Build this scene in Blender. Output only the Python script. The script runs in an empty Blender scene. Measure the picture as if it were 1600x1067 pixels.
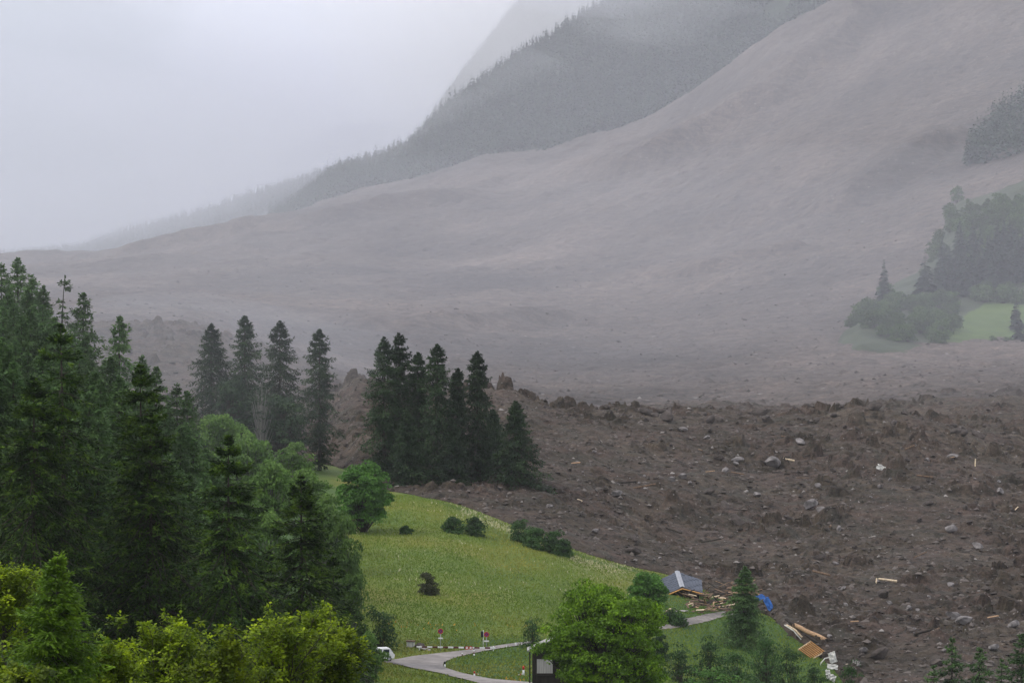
import bpy, math, random
import numpy as np
from mathutils import Vector

# ------------------------------------------------------------------ camera, world, sun, exposure
SC = bpy.context.scene
COL = SC.collection
FPX = 4537.0                       # focal length in photo pixels (1600 wide)
PITCH = math.atan(133.5 / FPX)
SP, CP = math.sin(PITCH), math.cos(PITCH)
cam_d = bpy.data.cameras.new('camera')
cam = bpy.data.objects.new('camera', cam_d)
COL.objects.link(cam)
cam_d.sensor_width = 36.0
cam_d.lens = 36.0 * FPX / 1600.0
cam_d.clip_start = 0.5
cam_d.clip_end = 40000
cam.location = (0, 0, 0)
cam.rotation_euler = (math.pi / 2 - PITCH, 0, 0)
SC.camera = cam
SC.render.resolution_x, SC.render.resolution_y = 1024, 682

SUN_EL, SUN_AZ = math.radians(50), math.radians(-95)   # azimuth clockwise from +Y
world = bpy.data.worlds.new('World')
SC.world = world
world.use_nodes = True
wn, wl = world.node_tree.nodes, world.node_tree.links
wn.clear()
w_out = wn.new('ShaderNodeOutputWorld')
sky = wn.new('ShaderNodeTexSky')
sky.sky_type = 'NISHITA'
sky.sun_disc = False
sky.sun_elevation = SUN_EL
sky.sun_rotation = SUN_AZ
bg_sky = wn.new('ShaderNodeBackground')
bg_sky.inputs['Strength'].default_value = 0.05
wl.new(sky.outputs[0], bg_sky.inputs['Color'])
# overcast cloud layer by direction
tc = wn.new('ShaderNodeTexCoord')
mp = wn.new('ShaderNodeMapping')
mp.inputs['Scale'].default_value = (7, 7, 16)
wl.new(tc.outputs['Generated'], mp.inputs['Vector'])
nz = wn.new('ShaderNodeTexNoise')
nz.inputs['Scale'].default_value = 1.0
nz.inputs['Detail'].default_value = 5
nz.inputs['Roughness'].default_value = 0.5
wl.new(mp.outputs[0], nz.inputs['Vector'])
rmp = wn.new('ShaderNodeValToRGB')
rmp.color_ramp.elements[0].position = 0.25
rmp.color_ramp.elements[0].color = (0.61, 0.64, 0.69, 1)
rmp.color_ramp.elements[1].position = 0.7
rmp.color_ramp.elements[1].color = (1.03, 0.985, 0.985, 1)
wl.new(nz.outputs[0], rmp.inputs[0])
# a thicker rain cloud over the left side of the valley
dvec = Vector((-0.185, 1.0, 0.035)).normalized()
dotn = wn.new('ShaderNodeVectorMath'); dotn.operation = 'DISTANCE'
wl.new(tc.outputs['Generated'], dotn.inputs[0]); dotn.inputs[1].default_value = dvec
mr = wn.new('ShaderNodeMapRange')
mr.interpolation_type = 'SMOOTHSTEP'
mr.inputs['From Min'].default_value = 0.0
mr.inputs['From Max'].default_value = 0.19
mr.inputs['To Min'].default_value = 0.15
mr.inputs['To Max'].default_value = 1.0
wl.new(dotn.outputs['Value'], mr.inputs['Value'])
mulc = wn.new('ShaderNodeVectorMath'); mulc.operation = 'SCALE'
wl.new(rmp.outputs[0], mulc.inputs[0]); wl.new(mr.outputs[0], mulc.inputs['Scale'])
bg_cl = wn.new('ShaderNodeBackground')
bg_cl.inputs['Strength'].default_value = 0.95
# the cloud is thinnest and brightest towards the head of the valley
dn2 = wn.new('ShaderNodeVectorMath'); dn2.operation = 'DISTANCE'
wl.new(tc.outputs['Generated'], dn2.inputs[0]); dn2.inputs[1].default_value = Vector((-0.04, 1.0, 0.12)).normalized()
mr2 = wn.new('ShaderNodeMapRange'); mr2.interpolation_type = 'SMOOTHSTEP'
mr2.inputs['From Min'].default_value = 0.0; mr2.inputs['From Max'].default_value = 0.7
mr2.inputs['To Min'].default_value = 1.5; mr2.inputs['To Max'].default_value = 1.0
wl.new(dn2.outputs['Value'], mr2.inputs['Value'])
mulc2 = wn.new('ShaderNodeVectorMath'); mulc2.operation = 'SCALE'
wl.new(mulc.outputs[0], mulc2.inputs[0]); wl.new(mr2.outputs[0], mulc2.inputs['Scale'])
wl.new(mulc2.outputs[0], bg_cl.inputs['Color'])
addw = wn.new('ShaderNodeAddShader')
wl.new(bg_sky.outputs[0], addw.inputs[0]); wl.new(bg_cl.outputs[0], addw.inputs[1])
wl.new(addw.outputs[0], w_out.inputs['Surface'])

sun_d = bpy.data.lights.new('sun', 'SUN')
sun_d.energy = 1.6
sun_d.angle = math.radians(12)
sun_d.color = (1.0, 0.96, 0.9)
sun = bpy.data.objects.new('sun', sun_d)
COL.objects.link(sun)
sd = Vector((math.sin(SUN_AZ) * math.cos(SUN_EL), math.cos(SUN_AZ) * math.cos(SUN_EL), math.sin(SUN_EL)))
sun.rotation_euler = (-sd).to_track_quat('-Z', 'Y').to_euler()

SC.view_settings.view_transform = 'Standard'
SC.view_settings.look = 'None'
SC.view_settings.exposure = 0.3
SC.view_settings.gamma = 1.0
try:
    SC.cycles.max_bounces = 6
    SC.cycles.diffuse_bounces = 3
    SC.cycles.transmission_bounces = 3
    SC.cycles.transparent_max_bounces = 8
    SC.cycles.volume_bounces = 2
    SC.cycles.sample_clamp_indirect = 4
except Exception:
    pass

# ------------------------------------------------------------------ projection helpers
def pt(px, py, Y):
    cx, cy = (px - 800.0) / FPX, (533.5 - py) / FPX
    dy, dz = CP + cy * SP, -SP + cy * CP
    s = Y / dy
    return np.array((cx * s, Y, dz * s))
def zof(py, Y):
    cy = (533.5 - py) / FPX
    return (-SP + cy * CP) / (CP + cy * SP) * Y

# ------------------------------------------------------------------ numpy noise
def _h(ix, iy, seed):
    n = (ix.astype(np.int64) * 374761393 + iy.astype(np.int64) * 668265263 + seed * 974634777) & 0xFFFFFFFF
    n = ((n ^ (n >> 13)) * 1274126177) & 0xFFFFFFFF
    n = ((n ^ (n >> 16)) * 2246822519) & 0xFFFFFFFF
    return ((n ^ (n >> 15)) & 0xFFFFFF).astype(np.float64) / float(0xFFFFFF)
def vnoise(x, y, seed=0):
    ix, iy = np.floor(x), np.floor(y)
    fx, fy = x - ix, y - iy
    fx, fy = fx * fx * (3 - 2 * fx), fy * fy * (3 - 2 * fy)
    a, b = _h(ix, iy, seed), _h(ix + 1, iy, seed)
    c, d = _h(ix, iy + 1, seed), _h(ix + 1, iy + 1, seed)
    return (a * (1 - fx) + b * fx) * (1 - fy) + (c * (1 - fx) + d * fx) * fy * 1.0
def fbm(x, y, oct=4, seed=0, gain=0.5):
    s, a, t = 0.0, 1.0, 0.0
    for k in range(oct):
        c, sn = math.cos(k * 1.3), math.sin(k * 1.3)
        s = s + a * (vnoise((x * c - y * sn) + 17.3 * k, (x * sn + y * c) - 9.1 * k, seed + k) * 2 - 1)
        t += a; a *= gain; x = x * 2.03; y = y * 2.03
    return s / t
def clods(x, y, cell, seed, dens=0.6, hmin=0.2, hmax=0.9):
    """blocky lumps of soil and rock: max over jittered cells of faceted domes"""
    gx, gy = x / cell, y / cell
    ix, iy = np.floor(gx), np.floor(gy)
    out = np.zeros_like(gx)
    for a in (-1, 0, 1):
        for b in (-1, 0, 1):
            cx, cy = ix + a, iy + b
            r1, r2, r3, r4, r5 = (_h(cx, cy, seed + k) for k in range(5))
            dx, dy = gx - (cx + r1), gy - (cy + r2)
            th = r3 * 6.283
            u, v = dx * np.cos(th) + dy * np.sin(th), -dx * np.sin(th) + dy * np.cos(th)
            rad = 0.25 + 0.5 * r4 * r4
            dist = np.maximum(np.abs(u) * 1.0, np.abs(v) * 1.35) * 0.55 + np.sqrt(u * u + 1.6 * v * v) * 0.5
            h = np.clip(1 - dist / rad, 0, 1)
            h = np.minimum(h * 2.4, 0.7 + 0.3 * h) * (rad * (hmin + (hmax - hmin) * r5)) * (1 + 0.6 * u / rad)
            out = np.maximum(out, np.where(r4 * 0.999 < dens, h, 0))
    return out * cell

# ------------------------------------------------------------------ terrain tables (column = bearing, row = distance, value = height)
class Table:
    def __init__(self, cols, rows, npx=260, ny=300, blur=2):
        self.c = np.array(cols, float); ys = np.array(sorted(rows), float)
        zt = np.array([rows[k] for k in sorted(rows)], float)
        self.p0, self.p1 = self.c[0], self.c[-1]
        self.l0, self.l1 = math.log(ys[0]), math.log(ys[-1])
        P = np.linspace(self.p0, self.p1, npx); L = np.linspace(self.l0, self.l1, ny)
        A = np.array([np.interp(P, self.c, r) for r in zt])           # rows x npx
        Yv = np.exp(L)
        B = np.empty((ny, npx))
        for j in range(npx): B[:, j] = np.interp(Yv, ys, A[:, j])
        for _ in range(blur):
            C = np.pad(B, 1, mode='edge')
            B = (C[:-2, 1:-1] + C[2:, 1:-1] + C[1:-1, :-2] + C[1:-1, 2:] + 2 * C[1:-1, 1:-1]) / 6
        self.B, self.npx, self.ny = B, npx, ny
    def __call__(self, x, y):
        y = np.maximum(y, 1.0)
        p = (np.clip(x / y * FPX + 800, self.p0, self.p1) - self.p0) / (self.p1 - self.p0) * (self.npx - 1)
        l = (np.clip(np.log(y), self.l0, self.l1) - self.l0) / (self.l1 - self.l0) * (self.ny - 1)
        i = np.minimum(p.astype(int), self.npx - 2); j = np.minimum(l.astype(int), self.ny - 2)
        a, b = p - i, l - j
        B = self.B
        return (B[j, i] * (1 - a) + B[j, i + 1] * a) * (1 - b) + (B[j + 1, i] * (1 - a) + B[j + 1, i + 1] * a) * b

GC = [-900, -400, 0, 200, 400, 560, 700, 850, 1000, 1150, 1300, 1600, 2500]
G_T = Table(GC, {
    2:   [-1.8] * 13,
    60:  [-10, -12, -14, -15, -16, -17, -18, -19, -20, -20, -20, -20, -20],
    120: [-16, -20, -25, -27, -28, -30, -32, -34, -36, -36, -36, -36, -34],
    230: [-20, -26, -31, -33, -38, -42, -46, -48, -50, -52, -53, -52, -50],
    300: [-10, -18, -27, -34, -42, -47, -50, -50.5, -53, -57, -59, -59, -56],
    350: [-2, -12, -23, -33, -44, -50, -51.3, -51.6, -55, -60, -62, -62, -60],
    375: [0, -11, -21, -33, -45, -50.9, -51.4, -51.6, -56, -61, -63, -63, -61],
    390: [2, -10, -20, -32.5, -45, -50.8, -51.3, -51.2, -57, -61.5, -63.5, -64, -62],
    420: [5, -8, -18, -32, -45, -50.3, -50.5, -51.5, -57.5, -62.3, -64, -65, -63],
    450: [8, -6, -19, -32, -45, -49.5, -49.5, -52.5, -58, -62, -63.6, -66, -64],
    480: [6, -8, -22, -32, -44, -48.5, -48.5, -52, -57.7, -61, -62.5, -66, -65],
    520: [0, -12, -26, -33, -43, -47, -47.3, -51, -57.0, -61.2, -63, -68, -66],
    560: [-15, -20, -32, -36, -43, -46, -46.5, -50, -56, -61, -64, -69, -68],
    620: [-25, -30, -38, -40, -43.5, -46, -47, -52, -58, -62, -66, -70, -70],
    700: [-40, -44, -48, -48, -48, -50, -52, -56, -60, -64, -68, -72, -72],
    900: [-60, -60, -60, -60, -60, -62, -65, -68, -70, -75, -78, -80, -80],
    13000: [-95] * 13}, npx=300, ny=420, blur=2)
TOE_PX = [-900, 100, 300, 400, 540, 600, 700, 780, 850, 920, 1000, 1040, 1100, 1150, 1200, 1240, 1300, 1330, 1400, 2500]
TOE_Y = [700, 690, 700, 690, 630, 572, 549, 538, 524, 520, 524, 526, 518, 508, 496, 472, 450, 425, 380, 350]
DC = [-900, 0, 200, 300, 400, 500, 560, 640, 750, 800, 850, 1000, 1100, 1200, 1350, 1450, 1600, 2500]
D_T = Table(DC, {
    340: [-60] * 11 + [-64, -66, -66, -64, -64, -63, -60],
    440: [-60] * 11 + [-64, -65, -66, -64.5, -64.5, -64.3, -60],
    500: [-55] * 6 + [-52, -50, -50, -52, -55, -60, -62, -62.5, -63, -63, -62.5, -58],
    560: [-48] * 6 + [-47, -47, -47, -48, -49.5, -56, -58.5, -59, -60, -60, -60.5, -56],
    620: [-45, -46, -46, -46, -46, -45, -45, -45, -45, -44.5, -44.5, -49.5, -52.5, -54.5, -54.5, -55.5, -57.5, -54],
    700: [-40, -43, -44, -44, -45, -42.5, -37.5, -39.5, -38.5, -37.5, -40.5, -43.5, -45, -46.5, -45, -46.5, -52, -50],
    750: [-38, -40, -41, -41, -43, -41, -32.5, -38, -36.5, -37, -40.5, -41.2, -41.8, -43, -41.3, -44.5, -51, -48],
    790: [-36, -36, -38, -38, -40, -40, -35, -40, -39, -40, -43.5, -43, -44, -44, -42.5, -46, -51, -46],
    850: [-30, -30, -33, -33, -37, -39, -40, -43, -45, -46, -48, -49, -49.5, -50, -50.5, -52, -51, -46],
    950: [-22, -22, -21.8, -22.5, -30, -38, -42, -46, -49, -50, -52.5, -52.5, -52.2, -52, -51.5, -51, -50, -44],
    1050: [-26, -26, -26, -27, -33, -40, -44, -48, -50, -51, -53, -53, -53, -52.5, -51.5, -50, -49, -40],
    1200: [-23, -23, -24, -25, -33, -40, -44, -48, -51, -52, -53, -53.5, -53, -52, -50, -49, -48, -30],
    1500: [-22, -22, -25, -27, -31, -35, -37, -40, -44, -45, -46, -46, -44, -41, -39, -40, -40, 0],
    1900: [-20, -20, -21, -22, -24, -25, -26, -28, -30, -30, -31, -29, -25, -18, -8, 0, 8, 80],
    2400: [-9, -9, -6, -2, 2, 3, 3, 3, 2, 2, 3, 9, 21, 28, 45, 62, 85, 200],
    2900: [-3, -3, 8, 21, 35, 44, 48, 52, 58, 60, 64, 77, 90, 112, 150, 170, 200, 420],
    3400: [-30, -30, -12, 5, 30, 68, 79, 88, 110, 114, 118, 152, 198, 250, 290, 320, 360, 650],
    4000: [-60, -60, -50, -40, -20, 20, 40, 70, 120, 130, 140, 170, 215, 290, 370, 420, 470, 780],
    4600: [-80, -80, -80, -80, -60, -20, 0, 30, 80, 100, 120, 190, 250, 340, 450, 510, 570, 850]},
    npx=420, ny=500, blur=2)
FC = [-900, 0, 120, 200, 300, 370, 400, 460, 520, 600, 640, 700, 750, 800, 850, 900, 1000, 1200, 1600, 2500]
def rz(pys, Y): return [zof(p, Y) for p in pys]
F_T = Table(FC, {
    3300: rz([450, 450, 440, 430, 420, 400, 390, 350, 322, 306, 300, 285, 276, 270, 262, 254, 240, 170, -20, -200], 3300),
    3700: rz([450, 440, 430, 410, 395, 380, 370, 338, 296, 281, 272, 250, 232, 218, 202, 192, 168, 50, -140, -380], 3700),
    4400: rz([450, 430, 425, 415, 385, 375, 360, 325, 272, 252, 234, 172, 136, 98, 66, 34, -30, -150, -330, -600], 4400),
    5000: rz([420, 410, 405, 390, 370, 350, 338, 315, 290, 275, 250, 200, 180, 150, 130, 120, 60, -40, -250, -500], 5000),
    5700: rz([410, 405, 399, 376, 352, 330, 318, 296, 275, 262, 240, 150, 84, 15, -20, -60, -100, -150, -300, -500], 5700),
    6300: rz([410, 404, 394, 366, 340, 315, 303, 285, 273, 262, 240, 160, 100, 40, 0, -40, -90, -140, -290, -500], 6300),
    7000: rz([440, 440, 440, 430, 420, 400, 390, 380, 370, 360, 350, 340, 330, 320, 300, 280, 250, 200, 100, 0], 7000)},
    npx=420, ny=160, blur=1)
RC = [1290, 1315, 1345, 1400, 1450, 1480, 1500, 1560, 1600, 1700, 2200]
R_T = Table(RC, {
    1280: rz([640, 640, 640, 640, 640, 640, 640, 640, 640, 640, 640], 1280),
    1335: rz([600, 560, 540, 545, 552, 556, 560, 566, 570, 575, 580], 1335),
    1410: rz([600, 520, 508, 512, 520, 526, 530, 540, 545, 545, 540], 1410),
    1525: rz([600, 540, 482, 475, 480, 482, 483, 480, 478, 470, 440], 1525),
    1675: rz([600, 540, 490, 440, 420, 408, 402, 395, 390, 370, 300], 1675),
    1840: rz([600, 560, 520, 470, 405, 355, 335, 310, 292, 270, 150], 1840),
    1930: rz([600, 560, 520, 500, 450, 330, 312, 296, 280, 262, 130], 1930),
    2050: rz([600, 600, 560, 540, 500, 450, 420, 390, 370, 330, 200], 2050)},
    npx=200, ny=120, blur=1)

def G(x, y):
    x = np.asarray(x, float); y = np.asarray(y, float)
    return G_T(x, y) + 0.35 * fbm(x / 23, y / 23, 3, 5) * np.clip((y - 60) / 200, 0, 1)
def toe(x, y):
    p = x / np.maximum(y, 1) * FPX + 800
    return np.interp(p, TOE_PX, TOE_Y) + 3.5 * fbm(x / 14, y / 14, 3, 91)
def sc_line(px0, y0_, px1, y1_, A_, w_): return ((px0 - 800) / FPX * y0_, y0_, (px1 - 800) / FPX * y1_, y1_, A_, w_)
SCARPS = [sc_line(940, 2950, 1190, 3120, 17, 30), sc_line(1170, 3080, 1400, 3450, 14, 34), sc_line(1290, 2350, 1500, 2600, 12, 24), sc_line(620, 1500, 900, 1750, 6, 22),
          sc_line(1330, 3300, 1480, 3900, 16, 30), sc_line(1050, 2050, 1260, 2120, 6, 20), sc_line(420, 2700, 760, 2900, 9, 30), sc_line(150, 2650, 430, 2760, 8, 24)]
def D(x, y, fine=True):
    x = np.asarray(x, float); y = np.asarray(y, float)
    s = y - toe(x, y)
    base = D_T(x, y)
    g = G(x, y)
    k = np.clip(s / 55, 0, 1); k = k * k * (3 - 2 * k)
    lip = 1.3 * (1 - np.exp(-np.maximum(s, 0) / 3.0))
    z = g * (1 - k) + np.maximum(base, g + 1.5) * k + lip * (1 - k * 0.5)
    z = np.where(s < 0, g - 0.4 + 0.35 * s, z)
    amp = np.clip((s + 3) / 30, 0.0, 1)
    far = np.clip((y - 800) / 500, 0, 1)
    n1 = fbm(x / 34, y / 34, 4, 11) * 2.6 * (1 - 0.3 * far)
    n2 = fbm(x / 9, y / 9, 3, 21) * 1.25
    z = z + amp * (n1 + n2)
    if fine:
        x0_, y0_ = x, y
        x = x + 1.3 * fbm(x0_ / 2.6, y0_ / 2.6, 2, 36); y = y + 1.3 * fbm(x0_ / 2.6 + 40, y0_ / 2.6, 2, 37)
        rg = np.clip(0.75 + 2.4 * fbm(x / 22, y / 30, 3, 35), 0.15, 1.5) 
        rg = rg * (1 + 0.9 * np.exp(-((y - 765) / 28.0) ** 2))
        a2 = np.clip((s + 3) / 6, 0, 1) * (1 - 0.8 * far)
        z = z + a2 * (0.45 * fbm(x / 2.2, y / 2.2, 3, 31) + rg * (0.6 * amp * clods(x, y, 13.0, 47, 0.35, 0.1, 0.55) + 1.0 * amp * clods(x * 0.75, y, 7.0, 41, 0.5, 0.1, 0.85)
                      + 0.85 * clods(x * 0.7, y, 3.2, 51, 0.55, 0.1, 1.2) + 0.9 * clods(x * 0.75 + 3, y, 1.4, 61, 0.6, 0.1, 1.1)))
        x, y = x0_, y0_
    # gullies and benches on the far fan
    fl = np.clip((y - 1500) / 1000, 0, 1)
    ur, vr = x * 0.945 - y * 0.327, x * 0.327 + y * 0.945
    z = z + fl * (10 * fbm(ur / 110, vr / 520, 4, 71) + 5 * fbm(ur / 38, vr / 260, 4, 72) + 2.2 * fbm(x / 30, y / 50, 3, 73))
    z = z + np.clip((y - 1000) / 300, 0, 1) * (1 - 0.5 * fl) * (3.2 * fbm(x / 120, y / 75, 4, 74))
    for (sx0, sy0, sx1, sy1, A_, w_) in SCARPS:
        dx, dy = sx1 - sx0, sy1 - sy0; Ln = math.hypot(dx, dy)
        t = ((x - sx0) * dx + (y - sy0) * dy) / (Ln * Ln); sgn = ((y - sy0) * dx - (x - sx0) * dy) / Ln
        sgn = sgn + 12 * fbm(x / 40, y / 40, 2, 75)
        pr_ = np.where(sgn > 0, np.exp(-np.maximum(sgn, 0) / (w_ * 4)), np.exp(-(sgn / w_) ** 2))
        z = z + 1.6 * A_ * pr_ * np.clip(1 - (np.abs(t - 0.5) * 2) ** 4, 0, 1) * (y > 900)
    return z
def F(x, y):
    x = np.asarray(x, float); y = np.asarray(y, float)
    return F_T(x, y) + 7 * fbm(x / 160, y / 260, 3, 81)
def Rr(x, y):
    x = np.asarray(x, float); y = np.asarray(y, float)
    return R_T(x, y) + 1.5 * fbm(x / 40, y / 50, 3, 83)
SURF = {'G': G, 'D': lambda x, y: D(x, y, False), 'F': F, 'R': Rr}
def hit(px, py, surf='G', y0=60, y1=5000):
    """the point where the line of sight through (px, py) meets a surface"""
    f = SURF[surf]
    ys = np.exp(np.linspace(math.log(y0), math.log(y1), 4000))
    xs = (px - 800) / FPX * ys
    zr = zof(py, 1.0) * ys
    g = f(xs, ys)
    idx = np.where(zr <= g)[0]
    k = idx[0] if len(idx) else len(ys) - 1
    return np.array((xs[k], ys[k], float(g[k])))
def on(px, y, surf='G'):
    x = (px - 800) / FPX * y
    if surf == 'T': z = max(float(G(x, y)), float(D(x, y, False)))
    else: z = float(SURF[surf](x, y))
    return np.array((x, y, z))

# ------------------------------------------------------------------ mesh helpers
def np_mesh(name, V, Q, mat, smooth=False, attr=None):
    me = bpy.data.meshes.new(name)
    V = np.ascontiguousarray(V, dtype=np.float32); Q = np.ascontiguousarray(Q, dtype=np.int32)
    n, k = Q.shape
    me.vertices.add(len(V)); me.vertices.foreach_set('co', V.ravel())
    me.loops.add(n * k); me.loops.foreach_set('vertex_index', Q.ravel())
    me.polygons.add(n); me.polygons.foreach_set('loop_start', np.arange(0, n * k, k, dtype=np.int32))
    me.polygons.foreach_set('use_smooth', np.full(n, smooth, dtype=bool))
    me.update(calc_edges=True)
    if attr:
        for an, av in attr.items():
            a = me.attributes.new(an, 'FLOAT', 'POINT'); a.data.foreach_set('value', np.ascontiguousarray(av, dtype=np.float32))
    me.materials.append(mat)
    return me
def link(name, me, parent=None, loc=None, rot=None, scale=None):
    o = bpy.data.objects.new(name, me); COL.objects.link(o)
    if parent is not None: o.parent = parent
    if loc is not None: o.location = [float(v) for v in loc]
    if rot is not None: o.rotation_euler = rot
    if scale is not None: o.scale = scale if hasattr(scale, '__len__') else (scale,) * 3
    return o
def tag(o, label=None, cat=None, group=None, kind=None):
    if label: o['label'] = label
    if cat: o['category'] = cat
    if group: o['group'] = group
    if kind: o['kind'] = kind
    return o
def empty(name, loc=(0, 0, 0), rz=0.0):
    o = link(name, None, None, loc, (0, 0, rz)); o.empty_display_size = 0.5
    return o
def copy_tree(o, parent=None):
    c = o.copy(); COL.objects.link(c)
    if parent is not None: c.parent = parent
    for ch in [k for k in KIDS.get(o.name, [])]:
        cc = copy_tree(ch, c); KIDS.setdefault(c.name, []).append(cc)
    return c
KIDS = {}
def part(name, me, parent, **k):
    o = link(name, me, parent, **k); KIDS.setdefault(parent.name, []).append(o)
    return o
class MB:
    """collects polygons into one mesh"""
    def __init__(s): s.v = []; s.f = []
    def add(s, V, Fc):
        b = len(s.v); s.v += [tuple(map(float, p)) for p in V]; s.f += [tuple(b + i for i in f) for f in Fc]; return s
    def box(s, c, d, rz=0.0, rx=0.0, ry=0.0, bev=0.0):
        from mathutils import Euler
        R = Euler((rx, ry, rz)).to_matrix(); h = [q / 2 for q in d]
        b = bev if bev else min(d) * 0.08
        pts = []; idx = {}
        for sx in (-1, 1):
            for sy in (-1, 1):
                for sz in (-1, 1):
                    for ax in range(3):
                        p = [sx * (h[0] - (b if ax != 0 else 0)), sy * (h[1] - (b if ax != 1 else 0)), sz * (h[2] - (b if ax != 2 else 0))]
                        idx[(sx, sy, sz, ax)] = len(pts); pts.append(R @ Vector(p) + Vector(c))
        Fc = []
        for sx in (-1, 1): Fc.append([idx[(sx, a, b2, 0)] for a, b2 in ((-1, -1), (1, -1), (1, 1), (-1, 1))][::(1 if sx > 0 else -1)])
        for sy in (-1, 1): Fc.append([idx[(a, sy, b2, 1)] for a, b2 in ((-1, -1), (1, -1), (1, 1), (-1, 1))][::(-1 if sy > 0 else 1)])
        for sz in (-1, 1): Fc.append([idx[(a, b2, sz, 2)] for a, b2 in ((-1, -1), (1, -1), (1, 1), (-1, 1))][::(1 if sz > 0 else -1)])
        for a in (-1, 1):
            for b2 in (-1, 1):
                Fc.append([idx[(a, b2, -1, 0)], idx[(a, b2, 1, 0)], idx[(a, b2, 1, 1)], idx[(a, b2, -1, 1)]])
                Fc.append([idx[(a, -1, b2, 0)], idx[(a, 1, b2, 0)], idx[(a, 1, b2, 2)], idx[(a, -1, b2, 2)]])
                Fc.append([idx[(-1, a, b2, 1)], idx[(1, a, b2, 1)], idx[(1, a, b2, 2)], idx[(-1, a, b2, 2)]])
        for sx in (-1, 1):
            for sy in (-1, 1):
                for sz in (-1, 1): Fc.append([idx[(sx, sy, sz, k)] for k in range(3)])
        return s.add(pts, Fc)
    def tube(s, pts, rad, n=8, caps=True):
        pts = [Vector(p) for p in pts]
        rad = rad if hasattr(rad, '__len__') else [rad] * len(pts)
        V = []; Fc = []
        for i, p in enumerate(pts):
            t = (pts[min(i + 1, len(pts) - 1)] - pts[max(i - 1, 0)]).normalized()
            a = t.cross(Vector((0, 0, 1)) if abs(t.z) < 0.9 else Vector((1, 0, 0))).normalized(); b = t.cross(a)
            for k in range(n):
                an = 2 * math.pi * k / n; V.append(p + (a * math.cos(an) + b * math.sin(an)) * rad[i])
        for i in range(len(pts) - 1):
            for k in range(n):
                Fc.append((i * n + k, i * n + (k + 1) % n, (i + 1) * n + (k + 1) % n, (i + 1) * n + k))
        if caps: Fc += [tuple(range(n))[::-1], tuple((len(pts) - 1) * n + k for k in range(n))]
        return s.add(V, Fc)
    def mesh(s, name, mat, smooth=False):
        me = bpy.data.meshes.new(name); me.from_pydata(s.v, [], s.f)
        me.polygons.foreach_set('use_smooth', [smooth] * len(me.polygons))
        me.materials.append(mat); me.validate(); me.update(); return me

# ------------------------------------------------------------------ materials
def mat_base(name):
    m = bpy.data.materials.new(name); m.use_nodes = True
    nt = m.node_tree; nt.nodes.clear()
    out = nt.nodes.new('ShaderNodeOutputMaterial'); b = nt.nodes.new('ShaderNodeBsdfPrincipled')
    nt.links.new(b.outputs[0], out.inputs['Surface'])
    b.inputs['Roughness'].default_value = 0.85
    b.inputs['Specular IOR Level'].default_value = 0.25
    return m, nt, b, out
def ramp(nt, stops, src):
    r = nt.nodes.new('ShaderNodeValToRGB'); e = r.color_ramp.elements
    while len(e) < len(stops): e.new(0.5)
    for k, (p, c) in enumerate(stops):
        e[k].position = p; e[k].color = (*c, 1) if len(c) == 3 else c
    nt.links.new(src, r.inputs[0]); return r.outputs[0]
def noise(nt, scale, detail=4, rough=0.55, vec=None, sc3=None, dist=0.0):
    n = nt.nodes.new('ShaderNodeTexNoise'); n.inputs['Scale'].default_value = scale
    n.inputs['Detail'].default_value = detail; n.inputs['Roughness'].default_value = rough; n.inputs['Distortion'].default_value = dist
    if vec is None:
        t = nt.nodes.new('ShaderNodeTexCoord'); vec = t.outputs['Object']
    if sc3:
        mp = nt.nodes.new('ShaderNodeMapping'); mp.inputs['Scale'].default_value = sc3
        nt.links.new(vec, mp.inputs['Vector']); vec = mp.outputs[0]
    nt.links.new(vec, n.inputs['Vector']); return n.outputs[0]
def mixc(nt, fac, a, b, mode='MIX'):
    m = nt.nodes.new('ShaderNodeMix'); m.data_type = 'RGBA'; m.blend_type = mode
    for sock, v in ((m.inputs[0], fac), (m.inputs[6], a), (m.inputs[7], b)):
        if isinstance(v, (int, float)): sock.default_value = v
        elif isinstance(v, tuple): sock.default_value = (*v, 1)
        else: nt.links.new(v, sock)
    return m.outputs[2]
def attr_node(nt, name):
    a = nt.nodes.new('ShaderNodeAttribute'); a.attribute_name = name; return a.outputs['Fac']
def foliage(name, dark, mid, light, scale=0.6, trans=0.25, vary=0.25):
    m, nt, b, out = mat_base(name)
    n = noise(nt, scale, 3, 0.6)
    c = ramp(nt, [(0.34, dark), (0.5, mid), (0.66, light)], n)
    n2 = noise(nt, scale * 7, 2, 0.6)
    v = nt.nodes.new('ShaderNodeMapRange'); nt.links.new(n2, v.inputs[0])
    v.inputs[1].default_value = 0.3; v.inputs[2].default_value = 0.7; v.inputs[3].default_value = 0.65; v.inputs[4].default_value = 1.35
    oi = nt.nodes.new('ShaderNodeObjectInfo')
    v2 = nt.nodes.new('ShaderNodeMapRange'); nt.links.new(oi.outputs['Random'], v2.inputs[0])
    v2.inputs[3].default_value = 1 - vary; v2.inputs[4].default_value = 1 + vary
    mu = nt.nodes.new('ShaderNodeMath'); mu.operation = 'MULTIPLY'
    nt.links.new(v.outputs[0], mu.inputs[0]); nt.links.new(v2.outputs[0], mu.inputs[1])
    sc = nt.nodes.new('ShaderNodeVectorMath'); sc.operation = 'SCALE'
    nt.links.new(c, sc.inputs[0]); nt.links.new(mu.outputs[0], sc.inputs['Scale'])
    nt.links.new(sc.outputs[0], b.inputs['Base Color'])
    b.inputs['Roughness'].default_value = 0.7
    if trans > 0:
        tr = nt.nodes.new('ShaderNodeBsdfTranslucent'); nt.links.new(sc.outputs[0], tr.inputs['Color'])
        mx = nt.nodes.new('ShaderNodeMixShader'); mx.inputs[0].default_value = trans
        nt.links.new(b.outputs[0], mx.inputs[1]); nt.links.new(tr.outputs[0], mx.inputs[2]); nt.links.new(mx.outputs[0], out.inputs['Surface'])
    return m
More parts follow.
